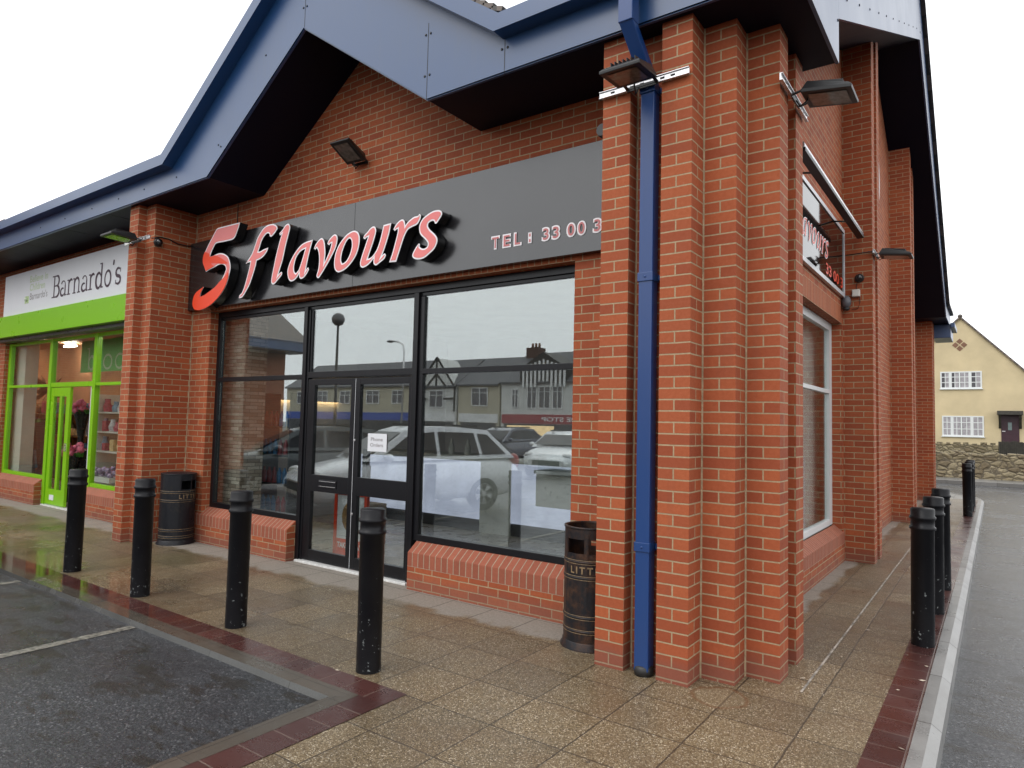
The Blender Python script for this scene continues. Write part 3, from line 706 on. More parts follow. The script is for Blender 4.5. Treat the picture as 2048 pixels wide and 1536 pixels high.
p = onY(8, 438, 4.5); m.box(-16, p.x, 4.5, 5.0, p.z-.3, p.z)
obj('roof', m, 'roof_tiles', B)
m = MB()       # verge of the long side roof
for i in range(64):
    y = 5.3+i*.24
    if y > 20.6: break
    z = (rake(y)+.86) if y < 12.53 else max(8.95-(y-12.53)*.655, SOF+.33)
    z2 = (rake(y+.24)+.86) if y+.24 < 12.53 else max(8.95-(y+.24-12.53)*.655, SOF+.33)
    m.bar((XF+.02, y, z-.02), (XF+.02, y+.26, z2-.035), .10, .045)
obj('verge', m, 'roof_tiles', B)
m = MB(); m.box(-1.28, XF+.03, 20.1, 21.2, 4.06, SOF-.012); m.box(XF+.03, XF+.12, 20.0, 21.2, 4.30, 4.42); obj('boxed_eaves', m, 'blue_metal', B, bevel=.01)
# --- main shopfront
YG = 5.0
m = MB(); d0, d1 = YG, YG+.07
def fb(x0, x1, z0, z1, y0=d0, y1=d1): m.box(x0, x1, y0, y1, z0, z1)
fb(-8.482, -8.415, .449, 3.032); fb(-2.935, -2.884, .449, 3.032)
fb(-8.415, -2.935, 2.962, 3.032); fb(-8.415, -2.935, 2.925, 2.960, d0+.02)
fb(-6.637, -6.575, .02, 2.960, d0-.012); fb(-6.573, -6.540, .02, 2.92, d0+.006); fb(-6.538, -6.507, 2.19, 2.92, d0+.02)
fb(-4.850, -4.785, .02, 2.960, d0-.012); fb(-4.783, -4.722, .45, 2.92, d0+.012); fb(-4.872, -4.852, .02, 2.1, d0+.006)
fb(-8.413, -6.639, 2.105, 2.160); fb(-6.536, -4.852, 2.116, 2.186); fb(-4.720, -2.937, 2.122, 2.175)
fb(-8.413, -6.639, .450, .512); fb(-4.720, -2.937, .450, .512)
F = obj('shopfront_frame', m, 'black_frame', B, bevel=.003)
def pane(parent, x0, x1, z0, z1, y=YG+.035, mat='shop_glass'):
    return obj('pane', MB().box(x0, x1, y, y+.006, z0, z1), mat, parent)
for x0, x1, z0, z1 in ((-8.415,-6.637,.51,2.107),(-8.415,-6.637,2.158,2.93),(-6.507,-4.850,2.186,2.93),(-4.722,-2.935,2.174,2.93),(-4.722,-2.935,.51,2.124)):
    pane(F, x0, x1, z0, z1)
def leaf(x0, x1, g0, g1, m0, m1):
    m = MB(); y0, y1 = YG+.012, YG+.058
    m.box(x0, g0, y0, y1, .03, 2.10); m.box(g1, x1, y0, y1, .03, 2.10)
    for a, b in ((.03, .152), (m0, m1), (2.03, 2.10)): m.box(g0, g1, y0+.001, y1, a, b)
    d = obj('entrance_door', m, 'black_frame', B, bevel=.003)
    pane(d, g0, g1, .152, m0); pane(d, g0, g1, m1, 2.03)
    return d
dl = leaf(-6.536, -5.731, -6.42, -5.79, .815, 1.003); dr = leaf(-5.717, -4.876, -5.643, -4.907, .823, 1.018)
m = MB(); m.box(-6.275, -5.97, YG+.004, YG+.014, .865, .955); m.box(-6.25, -5.99, YG-.001, YG+.006, .885, .935); obj('letter_plate', m, 'black_frame', dl, bevel=.004)
m = MB(); m.box(-6.262, -5.985, YG-.003, YG+.004, .936, .941); m.box(-6.262, -5.985, YG-.003, YG+.004, .879, .884); obj('letter_flap_rim', m, 'galvanised', dl)
m = MB(); m.box(-5.7285, -5.7195, YG+.018, YG+.03, .03, 2.10); obj('meeting_strip', m, 'silver_trim', dl)
m = MB(); m.lathe([(.012, -.012), (.014, 0)], (-5.70, YG+.012, 1.42), 12, axis='y'); obj('lock', m, 'galvanised', dr); m = MB(); m.lathe([(.012, -.012), (.014, 0)], (-5.70, YG+.012, .62), 12, axis='y'); obj('lock', m, 'galvanised', dr)
m = MB(); m.box(-5.63, -5.56, YG+.062, YG+.12, 1.0, 1.33); m.box(-5.60, -5.52, YG+.07, YG+.10, .99, 1.15); obj('handle', m, 'black_frame', dr, bevel=.01)
m = MB(); m.box(-6.60, -4.82, 4.955, 5.08, -.02, .022); obj('threshold', m, 'threshold_white', B, bevel=.004)
# --- side window
m = MB(); xa, xb = -1.72, -1.775
def sb(y0, y1, z0, z1, xo=0): m.box(xa-xo, xb, y0, y1, z0, z1)
sb(6.6, 6.66, .452, 3.028); sb(9.33, 9.488, .452, 3.028); sb(6.66, 9.33, 2.93, 3.028); sb(6.66, 9.33, .452, .53); sb(6.66, 9.33, 2.115, 2.165)
SF = obj('side_window_frame', m, 'white_frame', B, bevel=.004)
for z0, z1 in ((.53, 2.115), (2.165, 2.93)): obj('pane', MB().box(xa-.03, xa-.036, 6.66, 9.33, z0, z1), 'side_glass', SF)
simple('blind_grey', (.74, .71, .67), .7, var=.06)
m = MB(); m.box(-1.92, -1.95, 6.5, 9.6, .4, 3.05); obj('window_backing', m, 'blind_grey', B)
m = MB(); m.box(-1.80, -1.86, 7.0, 8.35, .5, 1.35); obj('window_notice_board', m, 'white_board', B)
# --- neighbour shopfront (green)
m = MB(); gy0, gy1 = YG, YG+.07
def gb(x0, x1, z0, z1, y0=gy0, y1=gy1): m.box(x0, x1, y0, y1, z0, z1)
gb(-15.90,-15.79,.447,2.98); gb(-13.91,-13.80,.02,2.978,gy0-.01); gb(-12.135,-12.03,.02,2.978,gy0-.01); gb(-15.79,-9.5,2.925,2.978,gy0+.004)
gb(-15.79,-13.91,2.105,2.155); gb(-13.798,-12.137,2.098,2.178); gb(-12.028,-9.5,2.105,2.155); gb(-15.79,-13.91,.448,.51); gb(-12.028,-9.5,.448,.51)
G = obj('shopfront_frame', m, 'green_paint', B, bevel=.003, label='lime green shopfront frame')
for x0, x1, z0, z1 in ((-15.79,-13.91,.51,2.105),(-15.79,-13.91,2.155,2.925),(-13.80,-12.135,2.178,2.925),(-12.03,-9.5,.51,2.105),(-12.03,-9.5,2.155,2.925)):
    pane(G, x0, x1, z0, z1, mat='neighbour_glass')
m = MB()
m.box(-13.79,-13.66,YG+.01,YG+.055,.03,2.09); m.box(-13.14,-13.0,YG+.01,YG+.055,.03,2.09); m.box(-13.66,-13.14,YG+.011,YG+.055,1.93,2.09); m.box(-13.66,-13.14,YG+.011,YG+.055,.03,.30); m.box(-13.42,-13.33,YG+.011,YG+.055,.30,1.93)
gd = obj('entrance_door', m, 'green_paint', B, bevel=.003, label='green glazed door')
pane(gd, -13.66, -13.42, .30, 1.93, mat='neighbour_glass'); pane(gd, -13.33, -13.14, .30, 1.93, mat='neighbour_glass')
m = MB(); m.box(-13.06,-13.03,YG-.012,YG+.01,.98,1.12); obj('handle', m, 'galvanised', gd)
m = MB(); m.box(-13.60,-13.42,YG+.006,YG+.0095,.11,.20); obj('kick_sticker', m, 'white_board', gd)
m = MB(); m.box(-13.84,-12.1,4.96,5.07,-.02,.02); obj('threshold', m, 'threshold_white', B)
m = MB(); m.box(-12.235,-12.205,YG+.02,YG+.06,.03,2.09); obj('open_door_edge', m, 'silver_trim', B)
# --- interiors
simple('floor_tile', (.38, .34, .28), .3, var=.25, scale=2); simple('wall_cream', (.62, .57, .50), .7, var=.1, scale=2)
simple('wall_peach', (.46, .25, .13), .7, var=.22, scale=1.2); simple('ceiling_white', (.5, .5, .5), .8)
m = MB(); m.poly([(-9.3,5.07,.02),(-1.95,5.07,.02),(-1.95,10.6,.02),(-9.3,10.6,.02)]); obj('interior_floor', m, 'floor_tile', B)
m = MB(); m.wall((-9.3,10.6),(-1.95,10.6),0,3.3); m.wall((-9.3,5.07),(-9.3,10.6),0,3.3); m.wall((-1.95,10.6),(-1.95,5.07),0,3.3)
m.poly([(-9.3,5.07,3.3),(-1.95,5.07,3.3),(-1.95,10.6,3.3),(-9.3,10.6,3.3)]); obj('interior_wall', m, 'wall_cream', B)
m = MB(); m.box(-8.72, -8.16, 5.22, 5.55, .02, 3.25); obj('stone_column', m, 'stone_slips', B)
m = MB(); m.box(-9.27, -9.245, 5.6, 7.75, 1.945, 1.968); obj('wall_light', m, 'led_warm', B)
m = MB(); m.box(-9.24, -9.12, 5.5, 8.0, 1.93, 2.9); m.box(-9.29, -9.24, 5.5, 8.0, 1.972, 2.9); obj('bulkhead_box', m, 'wall_cream', B)
m = MB(); m.poly([(-23.5,5.07,.015),(-9.45,5.07,.015),(-9.45,7.3,.015),(-23.5,7.3,.015)]); obj('interior_floor', m, 'floor_tile', B)
m = MB(); m.wall((-23.5,7.2),(-9.45,7.2),0,3.3); m.wall((-23.5,5.07),(-23.5,7.2),0,3.3); m.wall((-9.45,7.2),(-9.45,5.07),0,3.3); m.wall((-23.5,5.06),(-16.5,5.06),0,3.3)
m.poly([(-23.5,5.07,3.3),(-9.45,5.07,3.3),(-9.45,7.2,3.3),(-23.5,7.2,3.3)]); obj('interior_wall', m, 'wall_peach', B)
for x, y, w in ((-15.9, 5.5, .3), (-17.8, 6.8, .24), (-10.6, 5.6, .6), (-20.5, 5.6, .6)): obj('ceiling_lamp', MB().box(x-w, x+w, y-.045, y+.045, 3.21, 3.25), 'tube_white', B)
m = MB(); m.box(-16.06, -15.45, 5.14, 5.36, .02, 3.3); obj('interior_column', m, 'wall_cream', B)
# ================================================================== MAIN SIGN
YP = 4.81; YL = 4.675
sign = thing('shop_sign', 'long black gloss fascia sign with raised pink letters over the entrance', 'shop sign', (-5.7, YP, 3.5))
m = MB(); m.box(-8.925, -5.603, YP, YP+.075, 3.07, 3.99); m.box(-5.599, -2.279, YP, YP+.075, 3.07, 3.99); obj('sign_board', m, 'black_gloss', sign, bevel=.002)
A = lambda x, y: (370+x*.14327, 420+y*.14327)
Bc = lambda x, y: (600+x*.15625, 400+y*.15625)
G5 = [(768,172),(752,230),(735,282),(705,365),(678,402),(640,420),(535,445),(432,468),(395,530),(368,590),(348,652),(395,640),(440,616),(490,602),(545,612),(597,650),(625,720),(635,800),(622,880),(592,1000),(550,1100),(490,1190),(430,1262),(370,1318),(290,1368),(200,1398),(140,1390),(115,1345),(112,1285),(130,1205),(160,1155),(205,1115),(265,1072),(240,1120),(222,1165),(212,1212),(265,1195),(330,1150),(420,1080),(500,990),(548,900),(575,825),(562,782),(520,758),(470,765),(415,797),(350,830),(295,862),(270,800),(252,740),(256,660),(285,580),(330,480),(398,350),(445,265),(480,246),(620,210)]
Gf = [(1240,197),(1283,225),(1290,262),(1250,325),(1205,372),(1186,366),(1180,335),(1150,325),(1110,360),(1070,430),(1045,510),(1022,580),(1052,578),(1095,552),(1160,525),(1145,575),(1100,640),(1050,682),(1000,705),(985,780),(950,900),(905,1030),(860,1120),(800,1215),(752,1232),(762,1190),(795,1155),(832,1060),(870,920),(900,800),(915,725),(882,735),(848,752),(885,692),(938,605),(980,490),(1010,400),(1055,315),(1112,240),(1180,203)]
Gl = [(1440,192),(1465,217),(1465,262),(1445,345),(1410,480),(1362,700),(1325,820),(1298,912),(1322,880),(1345,862),(1357,878),(1345,915),(1300,970),(1255,1025),(1225,1038),(1205,1010),(1208,950),(1230,835),(1270,640),(1310,480),(1340,372),(1353,332),(1338,345),(1326,355),(1318,325),(1360,278),(1402,215)]
Ga = [(1785,417),(1745,560),(1712,700),(1682,850),(1702,815),(1720,802),(1728,832),(1700,888),(1660,940),(1618,962),(1597,938),(1593,885),(1570,930),(1530,975),(1490,996),(1458,985),(1436,930),(1432,840),(1470,720),(1540,590),(1620,490),(1700,442)]
Gah = [(1680,540),(1640,680),(1590,830),(1548,885),(1525,860),(1521,790),(1550,670),(1600,590),(1640,558)]
Gv = [(280,487),(306,515),(320,600),(323,690),(311,805),(350,722),(388,625),(405,552),(388,558),(372,578),(352,562),(362,528),(400,475),(440,441),(470,452),(480,500),(458,605),(410,710),(350,820),(290,922),(243,994),(220,998),(212,968),(235,880),(246,760),(236,660),(215,612),(205,625),(195,637),(180,622),(200,570),(240,515)]
Go = [(700,393),(740,412),(762,470),(756,580),(720,700),(660,800),(580,885),(500,925),(460,910),(440,862),(438,780),(460,665),(510,555),(590,452),(650,408)]
Goh = [(640,492),(660,520),(664,590),(640,690),(600,770),(562,805),(538,812),(525,770),(535,685),(560,605),(592,533),(618,500)]
Gu = [(945,337),(968,358),(973,410),(945,515),(905,635),(866,752),(905,738),(945,695),(985,630),(1020,530),(1048,420),(1070,322),(1168,295),(1140,430),(1100,565),(1068,660),(1045,718),(1065,695),(1085,683),(1099,705),(1078,752),(1022,800),(975,836),(948,825),(940,790),(944,745),(900,802),(850,846),(800,867),(775,850),(770,800),(790,720),(830,600),(872,472),(852,482),(830,500),(812,487),(822,455),(862,410),(905,358)]
Gr = [(1310,248),(1338,272),(1348,328),(1365,300),(1400,262),(1460,217),(1510,202),(1530,178),(1547,193),(1540,240),(1500,310),(1440,342),(1385,376),(1345,445),(1310,540),(1272,660),(1230,790),(1142,797),(1182,680),(1222,530),(1248,425),(1254,368),(1232,380),(1213,396),(1197,376),(1217,333),(1262,275)]
Gs = [(1780,128),(1813,148),(1816,190),(1782,250),(1748,298),(1727,302),(1716,272),(1690,267),(1650,290),(1637,330),(1660,375),(1718,430),(1754,482),(1756,540),(1720,622),(1650,692),(1580,746),(1510,760),(1460,750),(1438,720),(1445,680),(1480,612),(1518,560),(1534,562),(1530,598),(1560,620),(1600,618),(1630,592),(1635,550),(1602,503),(1550,452),(1528,400),(1530,322),(1570,242),(1640,180),(1710,140)]
def to_xz(pts, conv): return [(p.x, p.z) for p in (onY(*conv(*q), YL) for q in pts)]
def plate(vf, y, mb=None, mi=0):
    v, f = vf; mb = mb or MB(); mb.add([(p[0], y - p[2], p[1]) for p in v], f, mi); return mb
RED1 = [(283,585),(345,612),(350,656),(395,646),(432,632),(480,655),(545,695),(600,736),(592,750),(520,752),(440,745),(368,742),(385,770),(420,782),(350,822),(298,852),(276,800),(256,740),(258,660)]
RED2 = [(600,868),(612,905),(590,1000),(550,1100),(490,1190),(430,1262),(370,1318),(290,1368),(200,1398),(140,1390),(115,1345),(112,1285),(130,1205),(160,1155),(205,1115),(265,1072),(240,1120),(222,1165),(212,1212),(265,1195),(330,1150),(420,1080),(500,990),(560,930)]
for nm, outl, hole, cv in (('5', G5, None, A), ('f', Gf, None, A), ('l', Gl, None, A), ('a', Ga, Gah, A), ('v', Gv, None, Bc), ('o', Go, Goh, Bc), ('u', Gu, None, Bc), ('r', Gr, None, Bc), ('s', Gs, None, Bc)):
    sp = [smooth_outline(to_xz(outl, cv))] + ([smooth_outline(to_xz(hole, cv))] if hole else [])
    hd = (YP-.022-YL-.004)/2
    body = plate(curve_mesh(sp, hd), YL+.004+hd)
    lo = obj('raised_letter', body, 'letter_black', sign, label='raised %s of the sign lettering, black sides' % ('figure 5' if nm == '5' else 'letter '+nm))
    obj('letter_outline', plate(curve_mesh(sp, .0016), YL+.001), 'letter_white', lo)
    obj('letter_face', plate(curve_mesh(sp, .0015, -.0155), YL-.002), 'letter_pink', lo)
    if nm == '5':
        for rd in (RED1, RED2):
            obj('red_swoosh', plate(curve_mesh([smooth_outline(to_xz(rd, A), 4)], .001), YL-.006), 'letter_red', lo)
m = MB()
c3 = lambda x, y: (960+x*.12695, 420+y*.12695)
chars = [('T',182,322,450,535), ('E',362,497,405,600), ('L',537,663,380,572), ('3',978,1108,300,490), ('3',1130,1268,272,468), ('0',1365,1512,232,428), ('0',1530,1675,200,398), ('3',1778,1925,165,355)]
PN = lambda y: (lambda x, z: (x, y, z))
zb = onY(*c3(228, 628), YP).z; zt = onY(*c3(228, 436), YP).z
for ch, a, b, _, _ in chars:
    x0 = onY(*c3(a, 450), YP).x; x1 = onY(*c3(b, 450), YP).x
    fit_text(m, ch, PN(YP-.006), x0, x1, zb, zt+.012, .045, 0)
    fit_text(m, ch, PN(YP-.009), x0+.014, x1-.014, zb+.013, zt-.001, .012, 1)
for zc in (zb+.030, zt-.035):
    xa, xb = onY(*c3(764, 450), YP).x, onY(*c3(820, 450), YP).x
    m.box(xa, xb, YP-.006, YP-.004, zc-.024, zc+.024, 0); m.box(xa+.011, xb-.011, YP-.009, YP-.0065, zc-.013, zc+.013, 1)
obj('telephone_number', m, ['letter_white', 'number_pink'], sign)

# ---- side sign (flat, mirror black, silver frame)
ss = thing('shop_sign', 'mirror black sign in a silver frame high on the side wall', 'shop sign', (XS, 8, 3.8))
xs_ = -1.565
m = MB(); m.box(XS+.002, xs_, 6.0, 9.42, 3.40, 4.19); obj('sign_board', m, 'mirror_black', ss)
m = MB()
for a in ((5.96, 9.46, 4.185, 4.235), (5.96, 9.46, 3.355, 3.405), (9.415, 9.46, 3.405, 4.185), (5.96, 6.0, 3.405, 4.185)): m.box(XS+.003, xs_+.012, *a)
obj('sign_frame', m, 'silver_trim', ss, bevel=.003)
m = MB(); W_ = []
allp = [(g, h, cv) for g, h, cv in ((Gf,None,A),(Gl,None,A),(Ga,Gah,A),(Gv,None,Bc),(Go,Goh,Bc),(Gu,None,Bc),(Gr,None,Bc),(Gs,None,Bc))]
X0, X1 = -7.85, -4.35
mp = lambda p: (6.36+(p[0]-X0)/(X1-X0)*2.02, 3.62+(p[1]-3.2)*.52)
for g, hh, cv in allp:
    sp = [[mp(p) for p in smooth_outline(to_xz(g, cv), 3)]] + ([[mp(p) for p in smooth_outline(to_xz(hh, cv), 3)]] if hh else [])
    v, f = curve_mesh(sp, 0); m.add([(xs_+.003, p[0], p[1]) for p in v], f, 0)
    v, f = curve_mesh(sp, 0, -.011); m.add([(xs_+.005, p[0], p[1]) for p in v], f, 1)
fit_text(m, '33 00 3', lambda x, z: (xs_+.004, x, z), 8.30, 9.34, 3.45, 3.58, .02, 1)
obj('sign_lettering', m, ['letter_white', 'letter_red'], ss)
tl = thing('sign_light', 'long silver tube light on an arm above the side sign', 'sign light', (XS, 8, 4.4))
m = MB(); m.tube([(-1.37, 6.2, 4.165), (-1.37, 9.47, 4.165)], .035, 12); obj('tube', m, 'galvanised', tl)
m = MB(); m.box(-1.41, -1.33, 6.2, 9.46, 4.105, 4.14); obj('trough', m, 'flood_black', tl)
m = MB()
for y in (6.9, 8.75): m.tube([(XS, y, 4.18), (-1.38, y, 4.14)], .010, 6)
obj('arm', m, 'flood_black', tl)

# ---- neighbour sign and green band
ns = thing('shop_sign', "white fascia sign with dark serif lettering above the green band", 'shop sign', (-12.5, 4.75, 3.8))
m = MB(); m.box(-15.54, -9.41, 4.75, 4.92, 3.44, 4.235); obj('sign_board', m, 'white_board', ns, bevel=.003)
def stroke(mb, pts, w0, w1=None, y=0, mi=0):
    w1 = w1 or w0; n = len(pts); V = [Vector(p) for p in pts]; L = []
    for i, p in enumerate(V):
        d = (V[min(i+1, n-1)]-V[max(i-1, 0)]).normalized(); nn = Vector((-d.y, d.x))
        k = i/(n-1); w = w0+(w1-w0)*math.sin(math.pi*k); L.append((p+nn*w/2, p-nn*w/2))
    for a, b in zip(L, L[1:]): mb.poly([(a[1].x,y,a[1].y),(b[1].x,y,b[1].y),(b[0].x,y,b[0].y),(a[0].x,y,a[0].y)], mi=mi)
def arc(cx, cy, rx, ry, a0, a1, n=14): return [(cx+rx*math.cos(R(a0+(a1-a0)*i/n)), cy+ry*math.sin(R(a0+(a1-a0)*i/n))) for i in range(n+1)]
# slab-serif glyphs in units of x-height; y 0..1 (ascender 1.5)
def glyph(ch):
    T, N = .17, .075; g = []
    ser = lambda x, y, w=.34: ([(x-w/2, y), (x+w/2, y)], N, N)
    if ch == 'B': g += [([(.2,0),(.2,1.45)],T,T), ser(.12,.035,.4), ser(.12,1.415,.4), ([(.1,.035),(.5,.035)]+arc(.5,.4,.33,.365,-90,90)+[(.2,.765)],N,T*1.3), ([(.2,1.415),(.5,1.415)]+arc(.5,1.09,.27,.325,90,-90)+[(.2,.765)],N,T*1.2)]; w = .95
    elif ch == 'a': g += [([(.62,0),(.62,.68)]+arc(.38,.70,.24,.27,0,160),T,N), (arc(.32,.27,.24,.24,60,330),N,T*1.1), ([(.62,.04),(.78,.04)],N,N)]; w = .85
    elif ch == 'r': g += [([(.2,0),(.2,.96)],T,T), ser(.2,.035,.42), ser(.12,.94,.24), ([(.2,.62)]+arc(.46,.66,.22,.29,160,45),N,T)]; w = .70
    elif ch == 'n': g += [([(.18,0),(.18,.96)],T,T), ser(.18,.035,.36), ser(.1,.94,.24), ([(.18,.6)]+arc(.46,.66,.24,.30,150,0)+[(.70,0)],T*.8,T), ser(.70,.035,.36)]; w = .95
    elif ch == 'd': g += [(arc(.38,.47,.28,.46,20,340,22),N,T*1.3), ([(.68,0),(.68,1.5)],T,T), ser(.6,1.47,.24), ser(.76,.035,.24)]; w = .95
    elif ch == 'o': g += [(arc(.40,.48,.30,.46,0,360,26),T,T*.8)]; w = .82
    elif ch == 's': g += [(arc(.34,.72,.22,.23,40,250,12)+arc(.34,.26,.24,.23,70,-140,12),N*1.2,T*1.2), ([(.56,.70),(.56,.95)],N,N), ([(.12,.28),(.12,.02)],N,N)]; w = .68
    elif ch == "'": g += [([(.14,1.5),(.10,1.2)],T,N)]; w = .28
    elif ch == 'b': g += [(arc(.52,.47,.28,.46,-160,160,22),N,T*1.3), ([(.2,0),(.2,1.5)],T,T), ser(.12,1.47,.24)]; w = .95
    elif ch == 'B2': g += []; w = .3
    return g, w
def serif_text(mb, s, x0, x1, z0, xh, y, mi=0):
    tot = sum(glyph(c)[1] for c in s); k = (x1-x0)/tot; x = x0
    j = 0
    for c in s:
        g, w = glyph(c)
        for pts, w0, w1 in g:
            stroke(mb, [(x+p[0]*k, z0+p[1]*xh) for p in pts], w0*min(k, xh), w1*min(k, xh), y-.00004*j, mi); j += 1
        x += w*k
c4 = lambda x, y: (x*.13184, 520+y*.13184)
m = MB(); YN = 4.7488
pB = onY(*c4(790, 580), YN); pS = onY(*c4(1835, 375), YN)
serif_text(m, "Barnardo's", pB.x, pS.x, pB.z, .265, YN)
obj('lettering', m, 'ink_plum', ns)
m = MB(); q0, q1 = onY(*c4(450, 610), YN), onY(*c4(715, 570), YN)
fit_text(m, "Barnardo's", PN(YN), q0.x, q1.x, q0.z, q0.z+.13, .01, 0)
a0, a1 = onY(*c4(455, 350), YN), onY(*c4(725, 300), YN)
fit_text(m, "Believe in", PN(YN), a0.x, a1.x, a0.z, a0.z+.13, .02, 1)
b0, b1 = onY(*c4(450, 475), YN), onY(*c4(680, 430), YN)
fit_text(m, "Children", PN(YN), b0.x, b1.x, b0.z, b0.z+.13, .02, 1)
e0, e1 = onY(*c4(372, 668), YN), onY(*c4(440, 520), YN)
m.box(e0.x, e1.x, YN+.001, YN+.004, e0.z, e1.z-.03, 2); m.sphere(((e0.x+e1.x)/2, YN-.0006, e1.z-.09), .04, 10, 6, 3)
m.poly([(e0.x+.04,YN-.0006,e0.z),(e1.x-.04,YN-.0006,e0.z),(e1.x-.09,YN-.0006,e1.z-.12),(e0.x+.09,YN-.0006,e1.z-.12)], mi=3)
obj('small_lettering', m, ['ink_grey', 'ink_pale_green', 'ink_green', 'ink_pale_green'], ns)
gb_ = thing('fascia_panel', 'lime green box panel running below the white sign', 'shop panel', (-12.5, 4.7, 3.2))
m = MB(); m.box(-16.25, -9.41, 4.69, 4.92, 3.04, 3.437); obj('panel', m, 'green_paint', gb_, bevel=.004)
m = MB(); m.box(-15.9, -9.45, 4.80, 4.99, 2.985, 3.035); obj('shutter_guide', m, 'bulkhead_grey', gb_)

# ================================================================== DOWNPIPE
dp = thing('downpipe', 'square blue rainwater downpipe in the recess of the corner pier', 'downpipe', (-1.925, 4.23, 0))
m = MB(); px0, px1 = -1.976, -1.876
m.box(px0, px1, 4.205, 4.30, .03, 4.02)
def skew(m, a, b, w, d):   # offset bend
    m.obox((Vector(a)+Vector(b))/2, (1,0,0), (0,1,0), (0,0,1), w/2, d/2, 0.001)
pa = [(px0,4.205),(px1,4.205),(px1,4.30),(px0,4.30)]
lo_ = [(x, y, 4.02) for x, y in pa]; hi = [(x-.055, y-.245, 4.36) for x, y in pa]
for i in range(4): m.poly([lo_[i], lo_[(i+1)%4], hi[(i+1)%4], hi[i]])
m.box(px0-.058, px1-.052, 3.955, 4.06, 4.355, 4.86)
obj('pipe', m, 'blue_pipe', dp, bevel=.006, weld=True)
for z in (.84, 2.66, 3.98):
    m = MB(); m.box(px0-.006, px1+.006, 4.197, 4.305, z-.03, z+.03); m.box(px1+.006, -1.826, 4.285, 4.30, z-.018, z+.018); m.lathe([(.0, -.010), (.010, -.006), (.012, 0)][::-1], (-1.843, 4.285, z), 8, axis='y')
    m.lathe([(.0, -.008), (.008, -.005), (.009, 0)][::-1], (-1.925, 4.197, z), 8, axis='y')
    obj('bracket', m, 'blue_pipe', dp, bevel=.003)
m = MB(); m.lathe([(.062, 0), (.066, .03), (.062, .055), (.05, .065)], (-1.926, 4.253, 0), 20); obj('shoe', m, 'flood_black', dp)

# ================================================================== FLOODLIGHTS
def floodlight(label, loc, rz, tilt, rail=None, W=.29, D=.27, off=.10):
    t = thing('floodlight', label, 'floodlight', loc, rz, 'floodlights on the shop walls')
    ct, st = math.cos(tilt), math.sin(tilt)
    T = lambda x, y, z: (x, off+(y*ct-z*st), y*st+z*ct)
    m = MB(); w = W/2
    f = [(-w,0,-.035),(w,0,-.035),(w,D,-.02),(-w,D,-.02)]; bk = [(-w*.8,.02,.055),(w*.8,.02,.055),(w*.9,D-.03,.022),(-w*.9,D-.03,.022)]
    f = [T(*p) for p in f]; bk = [T(*p) for p in bk]; r1 = [T(p[0], p[1], p[2]) for p in [(-w,0,-.01),(w,0,-.01),(w,D,.002),(-w,D,.002)]]
    m.poly(f[::-1]); m.poly(bk)
    for i in range(4): m.poly([f[i], f[(i+1)%4], r1[(i+1)%4], r1[i]]); m.poly([r1[i], r1[(i+1)%4], bk[(i+1)%4], bk[i]])
    for k in range(7): x = -w*.6+k*w*.2; m.obox(T(x, D*.45, .045), (1,0,0), (0,ct,st), (0,-st,ct), .004, D*.32, .018)
    h = obj('housing', m, 'flood_black', t, local=True, weld=True, bevel=.006)
    m = MB(); m.poly([T(-w*.72,.04,-.0385),T(-w*.72,D-.035,-.0265),T(w*.72,D-.035,-.0265),T(w*.72,.04,-.0385)]); obj('lens', m, 'lens_glass', h, local=True)
    m = MB()
    for sx in (-1, 1): m.bar((sx*w*.75, 0.012, -.02), T(sx*w*.75, .06, .02), .022, .008)
    m.box(-w*.78, w*.78, .006, .014, -.035, -.003); obj('bracket', m, 'flood_black', t, local=True)
    m = MB(); m.tube([(.02, .02, -.03), (.03, .05, -.085), (.02, .09, -.05), T(.01, .02, -.01)], .006, 6); obj('flex', m, 'cable_black', t, local=True)
    if rail:
        m = MB(); x0, x1 = rail; m.box(x0, x1, -.006, .004, -.024, .024, 0); m.box(x0, x1, .004, .014, .020, .024, 0); m.box(x0, x1, .004, .014, -.024, -.020, 0)
        n = int((x1-x0)/.075)
        for k in range(n):
            x = x0+.04+k*.075
            if k % 3: m.box(x-.016, x+.016, .0042, .0052, -.007, .007, 1)
        obj('mounting_rail', m, ['galvanised', 'bin_hole'], t, local=True)
    return t
floodlight('black floodlight on a slotted rail beside the blue downpipe', (-1.955, 4.190, 4.012), math.pi, R(-8), (-.335, .335))
floodlight('black floodlight tilted up alone on the brick gable', (-5.60, 4.87, 4.455), math.pi+R(4), R(24), None, .27, .30, .06)
floodlight('black floodlight reaching out from the right face of the corner pier', (-1.135, 4.94, 4.0), -math.pi/2, R(-11), (-.39, .37), .28, .32, .08)
floodlight('black floodlight on the brick pier beside the white sign', (-9.10, 4.185, 3.92), math.pi, R(0), (-.33, .34), .30, .32, .07)
floodlight('black floodlight far along the side wall near the white box', (-1.23, 9.68, 3.925), -math.pi/2, R(-10), (-.20, .22), .28, .36, .06)

